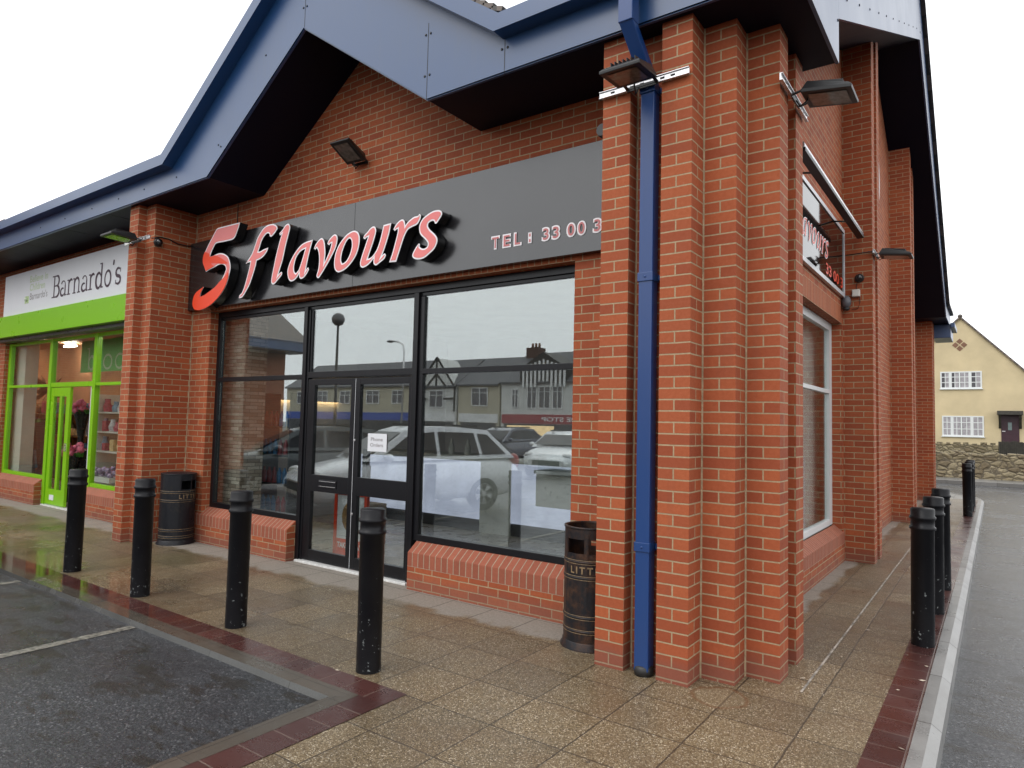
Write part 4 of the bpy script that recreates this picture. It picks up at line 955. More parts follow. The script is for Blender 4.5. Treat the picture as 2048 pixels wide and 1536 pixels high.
# ---- cameras, boxes, cables
def dome(label, p, n):
    t = thing('security_camera', label, 'camera', p, 0, 'dome cameras')
    m = MB(); ax = 'x' if abs(n[0]) > .5 else 'y'; s = n[0] if ax == 'x' else n[1]
    pr = [(.055, 0), (.055, .03), (.048, .045)]
    m.lathe([(r, h*s) for r, h in pr], p, 20, axis=ax); obj('base', m, 'flood_black', t)
    m = MB(); m.sphere((p[0]+n[0]*.05, p[1]+n[1]*.05, p[2]), .042, 14, 9); obj('lens_ball', m, 'mirror_black', t); return t
dome('small black dome camera on the left brick pier', (-8.928, 4.36, 3.905), (1, 0, 0))
dome('small black dome camera above the white box on side pier', (-1.40, 9.56, 3.612), (0, -1, 0))
sc = thing('security_camera', 'black bullet camera peeping past the pier beside the black sign', 'camera', (-2.275, 4.5, 4.12), 0)
m = MB(); m.lathe([(.045, 0), (.05, .02), (.05, .14), (.04, .16)], (-2.32, 4.28, 3.81), 16, axis='y'); obj('body', m, 'flood_black', sc)
m = MB(); m.bar((-2.32, 4.38, 3.83), (-2.276, 4.40, 3.86), .02, .02); obj('bracket', m, 'flood_black', sc)
jb = thing('junction_box', 'square white plastic box on the side pier', 'junction box', (-1.436, 9.55, 3.415)); m = MB(); m.box(-1.482, -1.392, 9.50, 9.56, 3.37, 3.462); obj('box', m, 'plastic_grey', jb, bevel=.006)
m = MB(); m.box(-1.476, -1.398, 9.496, 9.502, 3.376, 3.456); obj('lid', m, 'plastic_grey', jb, bevel=.004)
bk = thing('bulkhead_lamp', 'dark oval bulkhead lamp below the corner of the side sign', 'wall lamp', (-1.53, 9.45, 3.29)); m = MB(); m.sphere((-1.545, 9.47, 3.30), .062, 14, 9, 0, 1.35); obj('body', m, 'bulkhead_grey', bk)
m = MB(); m.lathe([(.03, -.11), (.05, -.085), (.03, -.07)], (-1.545, 9.47, 3.30), 12); obj('collar', m, 'flood_black', bk)
def cable(label, pts, r=.006): o = obj('cable', MB().tube(pts, r, 6), 'cable_black'); tag(o, label, 'cable', 'cables on the brickwork')
cable('black cable sagging across the left brick pier to the sign', [(-8.92,4.28,3.945),(-8.92,4.38,3.985),(-8.92,4.50,3.985),(-8.92,4.62,3.95),(-8.92,4.75,3.95),(-8.90,4.82,3.965)], .008)
cable('thin black cable from the far side floodlight to the side sign', [(-1.56,9.545,3.93),(-1.42,9.548,3.935),(-1.25,9.548,3.945),(-1.235,9.62,3.94)])
cable('thin dark cable hanging from the dome camera on the side pier', [(-1.42,9.548,3.58),(-1.435,9.548,3.52),(-1.436,9.54,3.462)], .004)
cable('thin dark cable hanging below the square white box', [(-1.40,9.548,3.37),(-1.395,9.55,3.30),(-1.42,9.55,3.22),(-1.49,9.55,3.215)], .004)

# ================================================================== BOLLARDS
def bollard(label, x, y, tilt=0, rz=0, proto=[]):
    if not proto:
        t = thing('bollard', label, 'bollard', (x, y, 0), rz, 'black ringed bollards')
        m = MB(); r = .081
        m.lathe([(r, -.05), (r, .885), (.090, .89), (.093, .90), (.090, .912), (r+.001, .917), (r+.001, .965), (.090, .97), (.093, .98), (.090, .992), (r+.002, .996), (r+.003, 1.046), (r-.004, 1.055), (0.0, 1.058)], n=40, cap=False)
        obj('post', m, 'bollard_paint', t, local=True); proto.append(t)
    else:
        t = copy_tree(proto[0]); t.location = (x, y, 0); t['label'] = label
    t.rotation_euler = (0, tilt, rz)
    return t
for (x, y), l, tl_, rz in zip(((-7.843, 3.143), (-6.353, 3.118), (-4.884, 3.149), (-3.375, 3.156)),
    ('black bollard in front of the open green door', 'black bollard with badly chipped paint beside the left litter bin', 'black bollard in front of the left shop window', 'black bollard in front of the double entrance doors'), (R(.8), R(-.3), R(.4), R(.3)), (0, 1.1, 2.4, 4.0)):
    bollard(l, x, y, tl_, rz)
for i, (y, l) in enumerate(((6.222, 'nearest black bollard on the narrow side pavement'), (7.39, 'middle bollard of the near three on the side pavement'), (8.56, 'farthest bollard of the near three on the side pavement'),
    (16.45, 'front one of the three distant bollards at the road corner'), (17.6, 'middle one of the three distant bollards at the road corner'), (18.75, 'last of the three distant bollards at the road corner'))):
    bollard(l, -.487, y, R((.5, -.4, .3, -.5, .4, .2)[i]), i*1.7+.6)
bollard('black bollard whose top just shows at the bottom edge', -.436, 1.062, 0, 2.2)

# ================================================================== LITTER BINS
def curved_text(m, s, c, r, a_start, z0, h, cw, mi):
    # a=0 faces the camera, positive to the right in the view
    base = math.atan2(-c[1], -c[0])
    a = a_start
    for ch in s:
        v, f = text_mesh(ch, 1, .03)
        xs = [p[0] for p in v]; ys = [p[1] for p in v]; w = (max(xs)-min(xs)); k = h/(max(ys)-min(ys)); ww = min(cw, w*k)
        vv = []
        for p in v:
            u = a + ((p[0]-min(xs))/w*ww)/r; th = base+u
            vv.append((c[0]+(r)*math.cos(th), c[1]+r*math.sin(th), z0+(p[1]-min(ys))*k))
        m.add(vv, f, mi); a += (ww+.016)/r
def litter_bin(label, c, r, H, mat, holes, hz, band, low, text_a, open_top):
    t = thing('litter_bin', label, 'litter bin', (c[0], c[1], 0), 0, 'round litter bins')
    base = math.atan2(-c[1], -c[0]); n = 72
    m = MB()
    def ring(z0, z1, skip=False, r0=None, r1=None):
        ra, rb = r0 or r, r1 or r
        for k in range(n):
            a, b = 2*math.pi*k/n, 2*math.pi*(k+1)/n
            if skip and any(h0 <= ((math.degrees((a+b)/2)+180) % 360)-180 <= h1 for h0, h1 in holes): continue
            P = lambda R_, z, q: (c[0]+R_*math.cos(base+q), c[1]+R_*math.sin(base+q), z)
            m.poly([P(ra,z0,a),P(ra,z0,b),P(rb,z1,b),P(rb,z1,a)], sm=True); m.poly([P(ra-.012,z0,b),P(ra-.012,z0,a),P(rb-.012,z1,a),P(rb-.012,z1,b)], sm=True)
            if skip:
                for q, nb in ((a, (a-math.pi/n)), (b, (b+math.pi/n))):
                    if any(h0 <= ((math.degrees(nb)+180) % 360)-180 <= h1 for h0, h1 in holes): m.poly([P(r,z0,q),P(r-.012,z0,q),P(r-.012,z1,q),P(r,z1,q)])
    ring(.03, hz[0]); ring(hz[0], hz[1], True); ring(hz[1], H)
    m.lathe([(r+.022, -.01), (r+.022, .012), (r+.006, .03), (r+.006, .05), (r, .055)], (*c, 0), n, cap=False)
    m.lathe([(r, H-.001), (r+.006, H), (r+.006, H+.012), (r-.016, H+.012), (r-.016, H)], (*c, 0), n, cap=False)
    if not open_top: m.lathe([(r-.014, H+.011), (r-.06, H+.022), (.0, H+.028)], (*c, 0), n, cap=False)
    for z in band+low: m.lathe([(r-.001, z-.008), (r+.005, z-.003), (r+.005, z+.003), (r-.001, z+.008)], (*c, 0), n, cap=False)
    b = obj('body', m, mat, t)
    m = MB(); m.lathe([(r-.03, .05), (r-.03, hz[0]-.1), (.0, hz[0]-.16)], (*c, 0), 32, cap=False); obj('liner', m, 'bin_hole', t)
    m = MB(); curved_text(m, 'LITTER', c, r+.0025, text_a, (band[0]+band[1])/2-.026, .052, .05, 0); obj('lettering', m, 'bin_gold', b)
    m = MB()
    for z in band+low:
        for dz in (-.013, .013): m.lathe([(r+.0005, z+dz-.0022), (r+.0022, z+dz), (r+.0005, z+dz+.0022)], (*c, 0), n, cap=False)
    obj('gilt_lines', m, 'bin_gold', b)
litter_bin('black litter bin with a lid tucked beside the left brick pier', (-8.649, 4.66), .208, .885, 'bin_black', [(12, 45), (52, 92)], (.70, .81), [.555, .665], [.10, .185], R(4), False)
litter_bin('rusty open topped litter bin against the right window sill', (-2.512, 4.575), .200, .875, 'bin_rusty', [(-58, -14), (-6, 38), (70, 110), (150, 190)], (.695, .80), [.52, .635], [.135, .235], R(-46), True)

# ================================================================== INSIDE THE SHOPS
simple('steel', (.50, .50, .48), .25, .8, var=.08); simple('steel_paint', (.62, .62, .57), .35, .2, var=.08); simple('kick_dark', (.05, .05, .055), .5)
ct = thing('serving_counter', 'long steel counter with pale lit front panels behind the right window', 'counter', (-6.4, 8.0, 0))
m = MB(); m.box(-9.0, -3.9, 7.98, 8.75, 1.06, 1.14); obj('worktop', m, 'steel_paint', ct, bevel=.006)
m = MB(); m.box(-9.0, -3.9, 8.02, 8.7, .02, .20); obj('plinth', m, 'kick_dark', ct)
for x0, x1 in ((-9.0, -6.28), (-5.72, -3.9)): m = MB(); m.box(x0, x1, 8.0, 8.1, .20, 1.06); obj('lit_panel', m, 'counter_light', ct)
m = MB(); m.box(-6.28, -5.72, 7.985, 8.1, .02, 1.06); obj('steel_panel', m, 'steel_paint', ct)
m = MB(); m.box(-5.0, -3.9, 7.55, 8.0, .55, .98); obj('warmer_front', m, 'steel_paint', ct, bevel=.01)
fd = thing('glass_display', 'low glass food display at the right end of the counter', 'food display', (-4.6, 8, 1.0)); m = MB(); m.box(-5.0, -3.9, 7.5, 8.1, .985, 1.03); obj('rim', m, 'white_frame', fd); m = MB(); m.box(-4.95, -3.95, 7.52, 7.526, 1.03, 1.25); obj('glass', m, 'side_glass', fd)
for x, l in ((-7.05, 'cream sauce bottle standing left on the counter'), (-6.72, 'grey sauce bottle standing right on the counter')):
    m = MB(); m.lathe([(.045, 0), (.05, .02), (.05, .12), (.022, .18), (.026, .21), (.02, .24), (.0, .245)], (x, 8.2, 1.14), 16, cap=False); o = obj('sauce_bottle', m, 'plastic_grey'); tag(o, l, 'bottle', 'bottles on the counter')
asn = thing('pavement_sign', 'orange framed take away A board inside the entrance', 'A board', (-6.15, 5.4, 0))
m = MB(); ax0, ax1 = -6.44, -5.87; DY = -.30
for x0, x1, z0, z1 in ((ax0, ax1, .02, .10), (ax0, ax0+.05, .10, .80), (ax1-.05, ax1, .10, .80), (ax0+.05, ax1-.05, .75, .80)): m.box(x0, x1, 5.38, 5.42, z0, z1)
obj('frame', m, 'letter_red', asn, bevel=.005)
m = MB(); m.box(ax0+.05, ax1-.05, 5.39, 5.415, .24, .75); obj('poster', m, 'white_board', asn)
simple('food_gold', (.30, .17, .06), .5, var=.5, scale=12); simple('card_brown', (.24, .15, .08), .7)
m = MB(); m.box(ax0+.05, ax1-.05, 5.388, 5.415, .10, .24, 0); fit_text(m, 'TAKE AWAY', PN(5.385), ax0+.07, ax1-.07, .135, .20, .03, 1); obj('lettering', m, ['letter_red', 'letter_white'], asn)
m = MB(); m.sphere((-6.155, 5.40, .50), .15, 16, 8, 0, 1.2); o = obj('food_picture', m, 'food_gold', asn)
for v in o.data.vertices: v.co.y = v.co.y*.06-.012
m = MB(); m.box(-6.92, -6.55, 6.0, 6.35, .02, .55); o = obj('cardboard_box', m, 'card_brown', bevel=.01); tag(o, 'plain brown box on the floor behind the left door', 'box')
nt_ = thing('paper_notice', 'white Phone Orders paper taped inside the right door glass', 'notice', (-5.36, 5.03, 1.4))
n0, n1 = onY(735, 902, 5.03), onY(774, 868, 5.03)
m = MB(); m.box(n0.x, n1.x, 5.0285, 5.0315, n0.z, n1.z); obj('paper', m, 'white_board', nt_)
m = MB(); wv = n1.x-n0.x; hv = n1.z-n0.z
fit_text(m, 'Phone', PN(5.027), n0.x+.17*wv, n1.x-.2*wv, n0.z+.58*hv, n0.z+.78*hv, .02); fit_text(m, 'Orders', PN(5.027), n0.x+.14*wv, n1.x-.18*wv, n0.z+.26*hv, n0.z+.46*hv, .02); obj('lettering', m, 'ink_grey', nt_)
simple('blue_drink', (.03, .16, .35), .3, var=.4, scale=9); simple('red_drink', (.3, .04, .05), .3)
sh = thing('drinks_shelf', 'tall open drinks shelf behind the stone column', 'shelf', (-8.45, 6.0, 0))
m = MB(); m.box(-8.75, -8.72, 5.8, 6.2, .02, 2.0); m.box(-7.95, -7.92, 5.8, 6.2, .02, 2.0)
for z in (.3, .7, 1.1, 1.5): m.box(-8.72, -7.95, 5.8, 6.2, z, z+.025)
obj('frame', m, 'kick_dark', sh)
for iz, z in enumerate((.325, .725, 1.125, 1.525)):
    for k in range(6):
        m = MB(); x = -8.62+k*.12; m.lathe([(.033, 0), (.033, .15), (.014, .19), (.014, .215), (0, .215)], (x, 5.9, z), 10, cap=False); o = obj('drink_bottle', m, 'blue_drink' if (iz+k//3) % 2 == 0 else 'red_drink')
        tag(o, ('blue' if (iz+k//3) % 2 == 0 else 'red')+' drink bottle on the tall shelf behind stone column', 'bottle', 'bottles on the drinks shelf')
# neighbour shop
simple('banner_green', (.16, .50, .16), .5, var=.06); simple('flower_pink', (.62, .14, .22), .6, var=.3, scale=18); simple('leaf_green', (.06, .20, .02), .6, var=.3); simple('vase_black', (.012, .012, .012), .25)
bn = thing('hanging_banner', 'green banner with pale letters hanging inside the neighbour shop window', 'banner', (-12.0, 5.4, 2.6))
m = MB(); m.box(-13.89, -10.6, 5.50, 5.53, 2.40, 2.98); obj('cloth', m, 'banner_green', bn)
m = MB(); serif_text(m, 'b', -13.62, -13.27, 2.44, .27, 5.495); serif_text(m, 'o', -13.0, -12.58, 2.44, .27, 5.495); serif_text(m, 'o', -12.55, -12.13, 2.44, .27, 5.495); obj('lettering', m, 'ink_pale_green', bn)
def vase(label, x, y, z, h):
    t = thing('flower_vase', label, 'flower vase', (x, y, z), 0, 'black vases of pink flowers')
    m = MB(); m.lathe([(.06, 0), (.05, h*.3), (.10, h*.75), (.15, h)], (x, y, z), 18, cap=False); obj('vase', m, 'vase_black', t)
    m = MB()
    for k in range(16): m.sphere((x+random.uniform(-.19, .19), y+random.uniform(-.14, .14), z+h+random.uniform(0, .2)), random.uniform(.045, .075), 8, 5)
    obj('blooms', m, 'flower_pink', t)
    m = MB()
    for k in range(14):
        a = random.uniform(0, 6.28); m.poly([(x, y, z+h), (x+.22*math.cos(a), y+.15*math.sin(a)+.02, z+h+.05), (x+.24*math.cos(a+.25), y+.15*math.sin(a+.25), z+h-.04)])
    obj('leaves', m, 'leaf_green', t)
vase('upper black vase of pink flowers in the open green doorway', -13.95, 5.6, .95, .72)
vase('lower black vase of pink flowers in the open green doorway', -13.80, 5.42, .02, .86)
m = MB(); m.box(-14.2, -13.7, 5.5, 5.9, .02, .95); o = obj('display_plinth', m, 'vase_black'); tag(o, 'dark stand under the upper flower vase', 'display stand')
sf = thing('display_shelf', 'shelf unit crowded with small goods in the right neighbour window', 'shelf', (-12.6, 5.9, 0))
m = MB(); m.box(-13.45, -13.42, 5.6, 6.1, .02, 2.0); m.box(-11.8, -11.77, 5.6, 6.1, .02, 2.0)
for z in (.5, .95, 1.3, 1.65): m.box(-13.42, -11.8, 5.6, 6.1, z, z+.03)
obj('frame', m, 'steel_paint', sf)
cols = []
for i, c in enumerate(((.5, .48, .5), (.35, .06, .09), (.12, .22, .3), (.3, .22, .34), (.1, .3, .12), (.55, .4, .2))): simple('goods_%s' % 'abcdef'[i], c, .5, var=.4, scale=15); cols.append('goods_%s' % 'abcdef'[i])
for iz, z in enumerate((.53, .98, 1.33, 1.68)):
    x = -13.38
    while x < -12.0:
        w, h = random.uniform(.09, .2), random.uniform(.1, .26); m = MB(); c = random.choice(cols)
        if random.random() < .5: m.box(x, x+w, 5.66, 5.86, z, z+h)
        else: m.lathe([(w*.4, 0), (w*.5, h*.4), (w*.3, h*.8), (w*.35, h), (0, h)], (x+w/2, 5.76, z), 12, cap=False)
        o = obj('shop_goods', m, c, bevel=.006); tag(o, 'small %s item on the crowded display shelf' % {'a': 'grey', 'b': 'dark red', 'c': 'blue', 'd': 'mauve', 'e': 'green', 'f': 'tan'}[c[-1]], 'shop goods', 'goods on the display shelf'); x += w+.02
m = MB()
for k in range(26): m.sphere((-12.6+random.uniform(-.38, .38), 5.45+random.uniform(-.1, .1), .56+random.uniform(0, .16)), random.uniform(.03, .05), 7, 5)
o = obj('flower_arrangement', m, 'goods_d'); tag(o, 'mauve and white flower heap low in the right neighbour window', 'flowers')
m = MB(); m.box(-13.05, -12.15, 5.35, 5.55, .47, .56); o = obj('window_ledge_box', m, 'steel_paint'); tag(o, 'grey ledge box under the mauve flower heap', 'box')
for x, w, h, c, l in ((-16.75, .5, .5, 'leaf_green', 'green picture board propped in the left neighbour window'), (-16.3, .1, .75, 'white_board', 'narrow pale leaning board in the left neighbour window'), (-15.75, .4, .36, 'goods_c', 'blue patterned leaflet stand by the green door'), (-16.9, .45, .9, 'kick_dark', 'dark upright display box beside the green door')):
    m = MB(); m.obox((x, 5.45 if c != 'kick_dark' else 6.0, .52+h/2), (1, 0, .08), (0, 1, .1), (-.08, -.1, 1), w/2, .02 if c != 'kick_dark' else .15, h/2); o = obj('display_board', m, c); tag(o, l, 'display board')
m = MB(); m.tube([(-17.8, 6.4, 1.5), (-17.75, 6.4, 2.1), (-17.8, 6.4, 3.2)], .02)
for k in range(30):
    a = random.uniform(0, 6.28); e = random.uniform(-.5, 1); p = Vector((-17.8, 6.4, 2.1)); d = Vector((math.cos(a), math.sin(a)*.5, e))*.45
    m.poly([p, p+d*.6+Vector((.06, 0, .06)), p+d, p+d*.6-Vector((.06, 0, .06))])
o = obj('dried_plant', m, 'card_brown'); tag(o, 'brown dried plant hanging inside the left neighbour window', 'plant')

bs = thing('wall_shelving', 'long timber wall shelving deep inside the neighbour shop', 'shelf', (-16.5, 8.9, 0))
m = MB()
for z in (.6, 1.1, 1.6): m.box(-22.5, -16.2, 6.85, 7.15, z, z+.03)
for x in (-22.5, -20.4, -18.3, -16.2): m.box(x-.02, x+.02, 6.85, 7.15, .02, 1.8)
obj('frame', m, 'card_brown', bs)
for z in (.63, 1.13, 1.63):
    x = -22.4
    while x < -16.6:
        w, h = random.uniform(.15, .45), random.uniform(.15, .4); c = random.choice(cols+['card_brown', 'vase_black']); m = MB(); m.box(x, x+w, 6.88, 7.08, z, z+h)
        o = obj('shop_goods', m, c, bevel=.01); tag(o, 'blurred stock on the timber shelving at the back of the neighbour shop', 'shop goods', 'stock on the back shelving'); x += w+random.uniform(.03, .3)
# bits of litter and leaf fragments along the kerbs
m = MB()
for k in range(150):
    q = random.random()
    if q < .4: x, y, z = random.uniform(-8.5, -3.4), 2.66-abs(random.gauss(0, .12)), -.042
    elif q < .75: x, y, z = random.uniform(-8, -.7), random.uniform(2.95, 4.6), .004
    elif q < .9: x, y, z = random.uniform(-1.1, -.4), random.uniform(3.7, 7), .009
    else: x, y, z = random.uniform(-.24, .9), random.uniform(4, 9), -.106
    a = random.uniform(0, 6.28); s = random.uniform(.005, .016); u = Vector((math.cos(a), math.sin(a), 0)); v = Vector((-u.y, u.x, .25))
    p = Vector((x, y, z)); m.poly([p-u*s*1.5, p-v*s*.6, p+u*s*1.5, p+v*s*.6])
simple('leaf_bits', (.42, .36, .28), .6, var=.5, scale=30)
o = obj('litter_fragments', m, 'leaf_bits'); o['kind'] = 'stuff'; tag(o, 'pale leaf and paper fragments scattered along the wet kerbs', 'litter')
# ================================================================== YELLOW HOUSE, STONE WALL
simple('render_yellow', (.58, .475, .295), .85, var=.14, scale=.6, bumpk=.6); simple('window_dark', (.09, .085, .095), .2, var=.3, scale=2); simple('curtain', (.35, .33, .35), .8, var=.25, scale=6)
simple('tile_cut', (.20, .10, .06), .7); simple('door_plum', (.045, .016, .026), .4); simple('timber_dark', (.045, .04, .032), .7, var=.3); simple('door_glass', (.18, .24, .24), .15)
YH = 48.0
f2 = lambda x, y: (1860+x*.26704, 620+y*.26704)
H = lambda x, y, Y=YH: onY(*f2(x, y), Y)
ho = thing('house', 'pale yellow gabled house with white lattice windows', 'house', (-1.5, YH, 0))
ap, rt, lf = H(225, 62), H(704, 458), H(65, 205)
sr = (rt.z-ap.z)/(rt.x-ap.x); slf = (ap.z-lf.z)/(ap.x-lf.x)
xr = ap.x+(2.6-ap.z)/sr; xl = ap.x-(ap.z-3.2)/slf
m = MB(); m.prism([(xl, -.5), (xr, -.5), (xr, 2.6), (ap.x, ap.z), (xl, 3.2)], 'y', YH, YH+8); obj('wall', m, 'render_yellow', ho)
m = MB()
for a, b in (((ap.x-.0, ap.z), (xr+.3, 2.6+sr*.3)), ((ap.x, ap.z), (xl-.3, 3.2-slf*.3))):
    d = Vector((b[0]-a[0], b[1]-a[1])).normalized(); n = Vector((-d.y, d.x)); n = n if n.y > 0 else -n
    P = [Vector(a), Vector(b), Vector(b)+n*.09, Vector(a)+n*.09]
    m.prism([(p.x, p.y) for p in P], 'y', YH-.12, YH+8.2)
m.sphere((ap.x, YH+.02, ap.z+.12), .13, 8, 5)
obj('roof', m, 'roof_tiles', ho)
def hwin(x0, y0, x1, y1, lights):
    a, b = H(x0, y1), H(x1, y0); W_ = b.x-a.x; Hh = b.z-a.z
    m = MB(); fw = .075; y = YH-.04
    m.box(a.x, b.x, y, y+.08, a.z, a.z+fw); m.box(a.x, b.x, y, y+.08, b.z-fw, b.z); m.box(a.x-.04, b.x+.04, y-.05, y+.08, a.z-.05, a.z)
    cuts = [0, .245, .47, .72, 1.0]
    for i, c in enumerate(cuts): xx = a.x+c*W_; w = fw if i in (0, 4) else (.075 if i != 2 else .04); m.box(max(a.x, xx-w), min(b.x, xx+w), y+.001, y+.08, a.z+fw, b.z-fw)
    for i in range(4):
        xa, xb = a.x+cuts[i]*W_, a.x+cuts[i+1]*W_
        for q in (.5,): m.box((xa+xb)/2-.02, (xa+xb)/2+.02, y+.006, y+.06, a.z+fw, b.z-fw)
        for q in (.36, .68): zz = a.z+q*Hh; m.box(xa, xb, y+.008, y+.058, zz-.02, zz+.02)
    w = obj('window', m, 'white_frame', ho)
    m = MB(); m.box(a.x+.02, b.x-.02, y+.026, y+.036, a.z+.02, b.z-.02); obj('pane', m, 'window_dark', w)
    m = MB()
    for i in range(4):
        xa, xb = a.x+cuts[i]*W_, a.x+cuts[i+1]*W_; m.box(xa+(xb-xa)*(.55 if i in lights else .12), xb-.06, y+.020, y+.0245, a.z+.06, b.z-.06)
    obj('curtain', m, 'curtain', w)
hwin(78, 457, 388, 590, (0, 1, 3)); hwin(92, 795, 403, 942, ())
d0_, d1_ = H(535, 1000), H(667, 785)
m = MB(); m.box(d0_.x, d1_.x, YH-.03, YH+.05, d0_.z-.3, d1_.z); dr_ = obj('door', m, 'door_plum', ho)
g0_, g1_ = H(585, 900), H(612, 843); m = MB(); m.box(g0_.x, g1_.x, YH-.04, YH-.02, g0_.z, g1_.z); obj('door_pane', m, 'door_glass', dr_)
k_ = H(545, 908); m = MB(); m.box(k_.x-.03, k_.x+.12, YH-.08, YH-.03, k_.z-.02, k_.z+.02); obj('handle', m, 'galvanised', dr_)
c0, c1 = H(503, 785), H(695, 765); m = MB(); m.box(c0.x, c1.x, YH-.7, YH, c0.z, c1.z+.05); m.bar((c0.x+.12, YH-.02, c0.z-.75), (c0.x+.12, YH-.6, c0.z), .12, .12); m.bar((c1.x-.12, YH-.02, c0.z-.75), (c1.x-.12, YH-.6, c0.z), .12, .12); obj('canopy', m, 'timber_dark', ho)
dm = H(222, 262); m = MB(); s = .17
for dx, dz in ((0, s*1.25), (0, -s*1.25), (s*1.25, 0), (-s*1.25, 0)): m.prism([(dm.x+dx-s, dm.z+dz), (dm.x+dx, dm.z+dz-s), (dm.x+dx+s, dm.z+dz), (dm.x+dx, dm.z+dz+s)], 'y', YH-.02, YH+.01)
obj('gable_tiles', m, 'tile_cut', ho)
hb = thing('house', 'brown tiled roof of another house behind the yellow gable', 'house', (-4, 60, 0))
m = MB(); q = onY(*f2(65, 138), 60); m.prism([(-14, -.5), (q.x+1.6, -.5), (q.x+1.6, q.z-2.4), (-14, q.z-2.4)], 'y', 58, 66); obj('wall', m, 'render_yellow', hb)
m = MB(); m.poly([(-14,57.6,q.z-2.6),(q.x+1.9,57.6,q.z-2.6),(q.x+1.9,62,q.z+.2),(-14,62,q.z+.2)]); m.poly([(-14,66.4,q.z-2.6),(-14,62,q.z+.2),(q.x+1.9,62,q.z+.2),(q.x+1.9,66.4,q.z-2.6)]); obj('roof', m, 'roof_tiles', hb)
# rubble stone
def rubble():
    t = NT('rubble_stone'); P = t.geo()
    mp = t.n("ShaderNodeMapping"); mp.inputs['Scale'].default_value = (1, 1, 1.6); t.l(P, mp.inputs['Vector'])
    nz = t.n("ShaderNodeTexNoise"); nz.inputs['Scale'].default_value = 4; t.l(P, nz.inputs['Vector'])
    ad = t.n("ShaderNodeVectorMath", operation='MULTIPLY_ADD'); t.l(nz.outputs['Color'], ad.inputs[0]); ad.inputs[1].default_value = (.25, .25, .25); t.l(mp.outputs[0], ad.inputs[2])
    v = t.n("ShaderNodeTexVoronoi"); v.inputs['Scale'].default_value = 3.4; t.l(ad.outputs[0], v.inputs['Vector'])
    e = t.n("ShaderNodeTexVoronoi", feature='DISTANCE_TO_EDGE'); e.inputs['Scale'].default_value = 3.4; t.l(ad.outputs[0], e.inputs['Vector'])
    c = t.ramp(t.sep(v.outputs['Color'])[0], [(0, (.17, .13, .075)), (.5, (.27, .22, .13)), (1, (.36, .30, .19))])
    c = t.mix(t.mapr(t.noise(P, 7, 6, .7), .4, .75, 0, .6), c, (.10, .085, .06))
    j = t.mapr(e.outputs['Distance'], .02, .07, 1, 0); c = t.mix(t.math('MULTIPLY', j, .7), c, (.08, .066, .05))
    t.pbr(c, .85, nrm=t.bump(t.mapr(e.outputs['Distance'], 0, .25, 0, 1), .8, .06)); MAT['rubble_stone'] = t.m
rubble()
YB = 30.5
bw = thing('boundary_wall', 'rough rubble stone wall beside the far road', 'wall', (0, YB, 0))
ztop = onY(*f2(300, 1090), YB).z
m = MB(); m.box(-14, 14, YB, YB+.45, -.3, ztop); obj('stonework', m, 'rubble_stone', bw)
m = MB(); x = -14
while x < 14:
    w = random.uniform(.18, .45); h = random.uniform(.05, .17)
    m.obox((x+w/2, YB+.22, ztop+h/2-.02), (1, 0, random.uniform(-.15, .15)), (0, 1, 0), (random.uniform(-.15, .15), 0, 1), w/2, .24, h/2+.03); x += w
obj('coping', m, 'rubble_stone', bw, bevel=.03)
m = MB(); m.poly([(-30,30.6,.25),(30,30.6,.25),(30,46,.55),(-30,46,.55)]); m.poly([(-30,46,.55),(30,46,.55),(30,80,.9),(-30,80,.9)])
simple('garden_soil', (.07, .08, .035), .9, var=.4, scale=2); struct('garden_ground', m, 'garden_soil')
uw = thing('garden_wall', 'darker upper stone wall below the yellow house windows', 'wall', (-2, 44, 0)); u0_, u1_ = H(75, 1000, 44), H(515, 1000, 44)
m = MB(); m.box(-14, u1_.x, 44, 44.4, .2, u0_.z)
for k in range(26): x = u1_.x-.25-k*.4; m.obox((x, 44.2, u0_.z+.02), (1, 0, 0), (0, 1, 0), (0, 0, 1), random.uniform(.08, .17), .22, random.uniform(.03, .11))
obj('stonework', m, 'rubble_stone', uw)
gt = thing('picket_gate', 'dark weathered picket gate in front of the plum door', 'gate', (1, 44, 0)); g0_, g1_ = H(515, 1075, 44), H(740, 985, 44)
m = MB(); n = 15
for k in range(n): x = g0_.x+(k+.5)*(g1_.x-g0_.x)/n; m.box(x-.055, x+.055, 44, 44.04, g0_.z-.4, g1_.z-random.uniform(0, .08))
m2 = MB(); m2.box(g0_.x, g1_.x, 44.045, 44.1, g0_.z+.1, g0_.z+.2); m2.box(g0_.x, g1_.x, 44.045, 44.1, g1_.z-.3, g1_.z-.2)
obj('pickets', m, 'timber_dark', gt); obj('rails', m2, 'timber_dark', gt)

